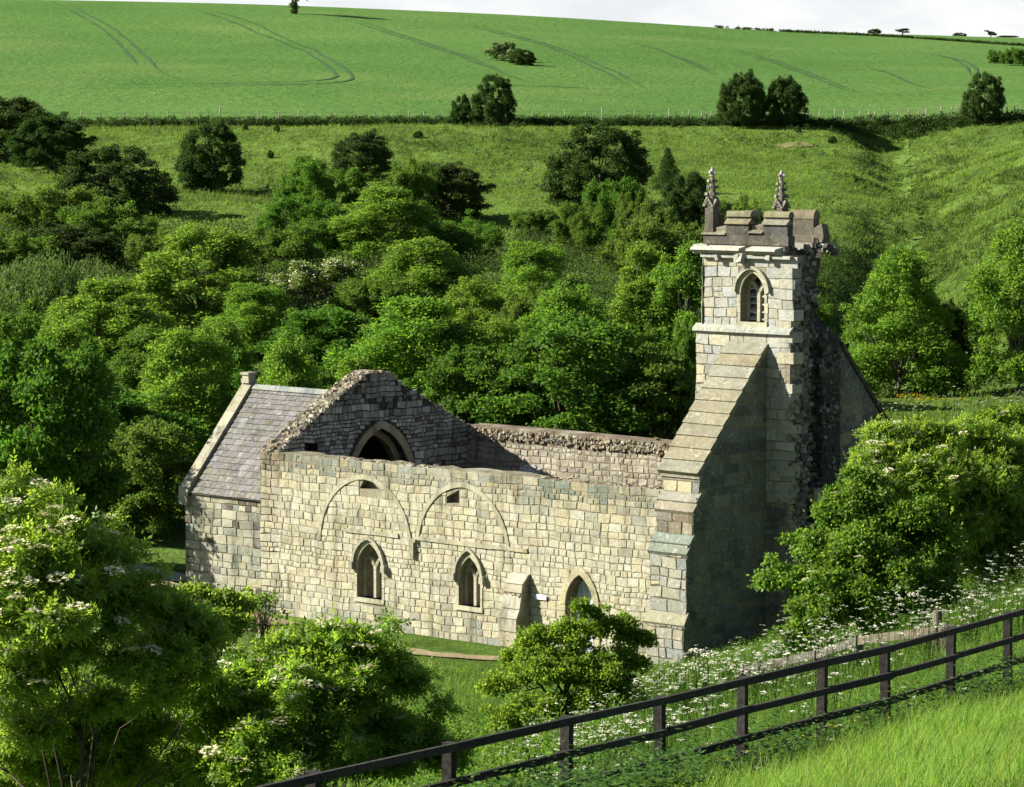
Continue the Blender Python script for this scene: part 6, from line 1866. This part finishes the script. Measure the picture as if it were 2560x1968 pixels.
st = vnoise((x + .25 * y) / 5.5 + 20, (y - 1.1 * x) / 2.2 + 8) + .5 * vnoise(x * .9, y * .9 + 4)
k = st > .10
tufts('shade_streak_grass', x[k], y[k], .22 + .2 * rs.rand(k.sum()), 5, .06, 153, 'shade_darkened_growth', 1.3)  # dark-coloured grass streaks stand in for shade on the right flank
# docks, thistles and ragwort dotted over the pasture
x, y, c = in_view(2600, 55, 200, 298); k = vnoise(x * .12 + 3, y * .10) + .6 * vnoise(x * .5, y * .5 + 5) > .08
x, y = x[k], y[k]; n = len(x); rs = np.random.RandomState(56)
C = np.stack([x, y, height(x, y) + .18], -1); R = rs.uniform(.12, .30, n) * (1 + (rs.rand(n) < .05) * 1.2)
V, T = leaf_cloud(rs, C, R, 26000, .16, .08, flat=1.2)
tag(link('pasture_weeds', quads_mesh('pasture_weeds', V, 4, T, M['hawthorn'])), kind='stuff')
# rank growth on the shaded lower slope and under the trees
x, y, c = in_view(6200, 57, 108, 238, -80, 1900); lim = np.interp(c, [-80, 300, 900, 1100, 1500, 1700, 1900], [238, 215, 215, 208, 215, 205, 190])
k = (y < lim) & (vnoise(x * .2, y * .2 + 50) > -.28)
lX, lY = w2ch(x, y); k &= ~((lX > -13) & (lX < 19) & (lY > -3) & (lY < 12))
x, y = x[k], y[k]; n = len(x); rs = np.random.RandomState(58)
R = rs.uniform(.35, 1.0, n) * np.interp(y, [108, 200, 238], [1.15, 1.0, .55]); C = np.stack([x, y, height(x, y) + R * .35], -1)
V, T = leaf_cloud(rs, C, R, 230000, .17, .08, flat=1.05, bottom=-.1)
tag(link('undergrowth', quads_mesh('undergrowth', V, 4, T, M['hawthorn'])), kind='stuff')
rs = np.random.RandomState(158); y = rs.uniform(170, 224, 1500); x = np.interp(y, [163, 175, 195, 215, 250], [18.5, 20.0, 23.0, 25.8, 30.5]) - rs.uniform(.3, 6.5, 1500)
R = rs.uniform(.12, .4, 1500); C = np.stack([x, y, height(x, y) + R * .3], -1)
V, T = leaf_cloud(rs, C, R, 24000, .16, .07, flat=1.0, bottom=-.1)
tag(link('rank_grass', quads_mesh('rank_grass', V, 4, T, M['shade_darkened_growth'])), kind='stuff')
# rank growth on the bank below the field fence, its shade darkened into the colour
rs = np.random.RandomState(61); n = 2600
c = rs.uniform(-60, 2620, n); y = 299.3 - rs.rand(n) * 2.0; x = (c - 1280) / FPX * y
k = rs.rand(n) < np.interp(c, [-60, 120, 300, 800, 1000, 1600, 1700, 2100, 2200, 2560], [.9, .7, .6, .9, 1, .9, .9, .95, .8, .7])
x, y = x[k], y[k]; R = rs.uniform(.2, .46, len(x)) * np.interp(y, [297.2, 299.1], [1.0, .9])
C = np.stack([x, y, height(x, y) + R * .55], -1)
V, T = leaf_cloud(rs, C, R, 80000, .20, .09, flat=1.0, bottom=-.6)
tag(link('hedge_bank', quads_mesh('hedge_bank', V, 4, T, M['shade_darkened_growth'])), kind='stuff')
# hedge line along the crest, right
rs = np.random.RandomState(63); n = 900
c = 1780 + 820 * rs.rand(n) ** .6; y = 519 + rs.rand(n) * 2; x = (c - 1280) / FPX * y
R = rs.uniform(.06, .20, n); C = np.stack([x, y, height(x, y) + R * .4], -1)
V, T = leaf_cloud(rs, C, R, 12000, .3, .2, flat=.9)
tag(link('crest_hedge', quads_mesh('crest_hedge', V, 4, T, M['hawthorn'])), kind='stuff')

# paths round the church
def path_strip(name, pts, w, mat, lift=.02):
    Q = []
    for a, b in zip(pts[:-1], pts[1:]):
        k = max(2, int(math.dist(a, b) / .4))
        Q += [(a[0] + (b[0] - a[0]) * i / k, a[1] + (b[1] - a[1]) * i / k) for i in range(k)]
    Q.append(pts[-1]); Q = np.array([ch2w(*q) for q in Q])
    for _ in range(6): Q[1:-1] = (Q[:-2] + 2 * Q[1:-1] + Q[2:]) / 4
    T = norm(np.gradient(Q, axis=0)); S = np.stack([-T[:, 1], T[:, 0]], -1)
    m = MB(); rs = np.random.RandomState(5); V = []
    n = 6
    for q, s in zip(Q, S):
        wl, wr = w * (1 + .25 * rs.uniform(-1, 1)) / 2, w * (1 + .25 * rs.uniform(-1, 1)) / 2
        for i in range(n + 1):
            p = q + s * (-wl + (wl + wr) * i / n); V.append((p[0], p[1], hz(*p) + lift + .02))
    F = [(a * (n + 1) + i, a * (n + 1) + i + 1, (a + 1) * (n + 1) + i + 1, (a + 1) * (n + 1) + i) for a in range(len(Q) - 1) for i in range(n)]
    m.add(V, F); o = m.build(name, mat, smooth=True); tag(o, kind='structure'); return o
path_strip('path', [(-3.5, -4.6), (1, -3.6), (3.2, -2.6), (6, -2.3), (9.4, -2.7), (10.6, -2.45), (12.6, -1.4), (12.8, -.4)], .75, M['path'])
path_strip('gravel_path', [(-9.5, 1.2), (-4.6, .9), (-.8, -.6), (2.6, -1.6)], 1.0, M['path'])
path_strip('paving', [(-10.5, 2.6), (-7.5, 2.4), (-5.7, 2.2)], 1.3, M['paving'], .03)
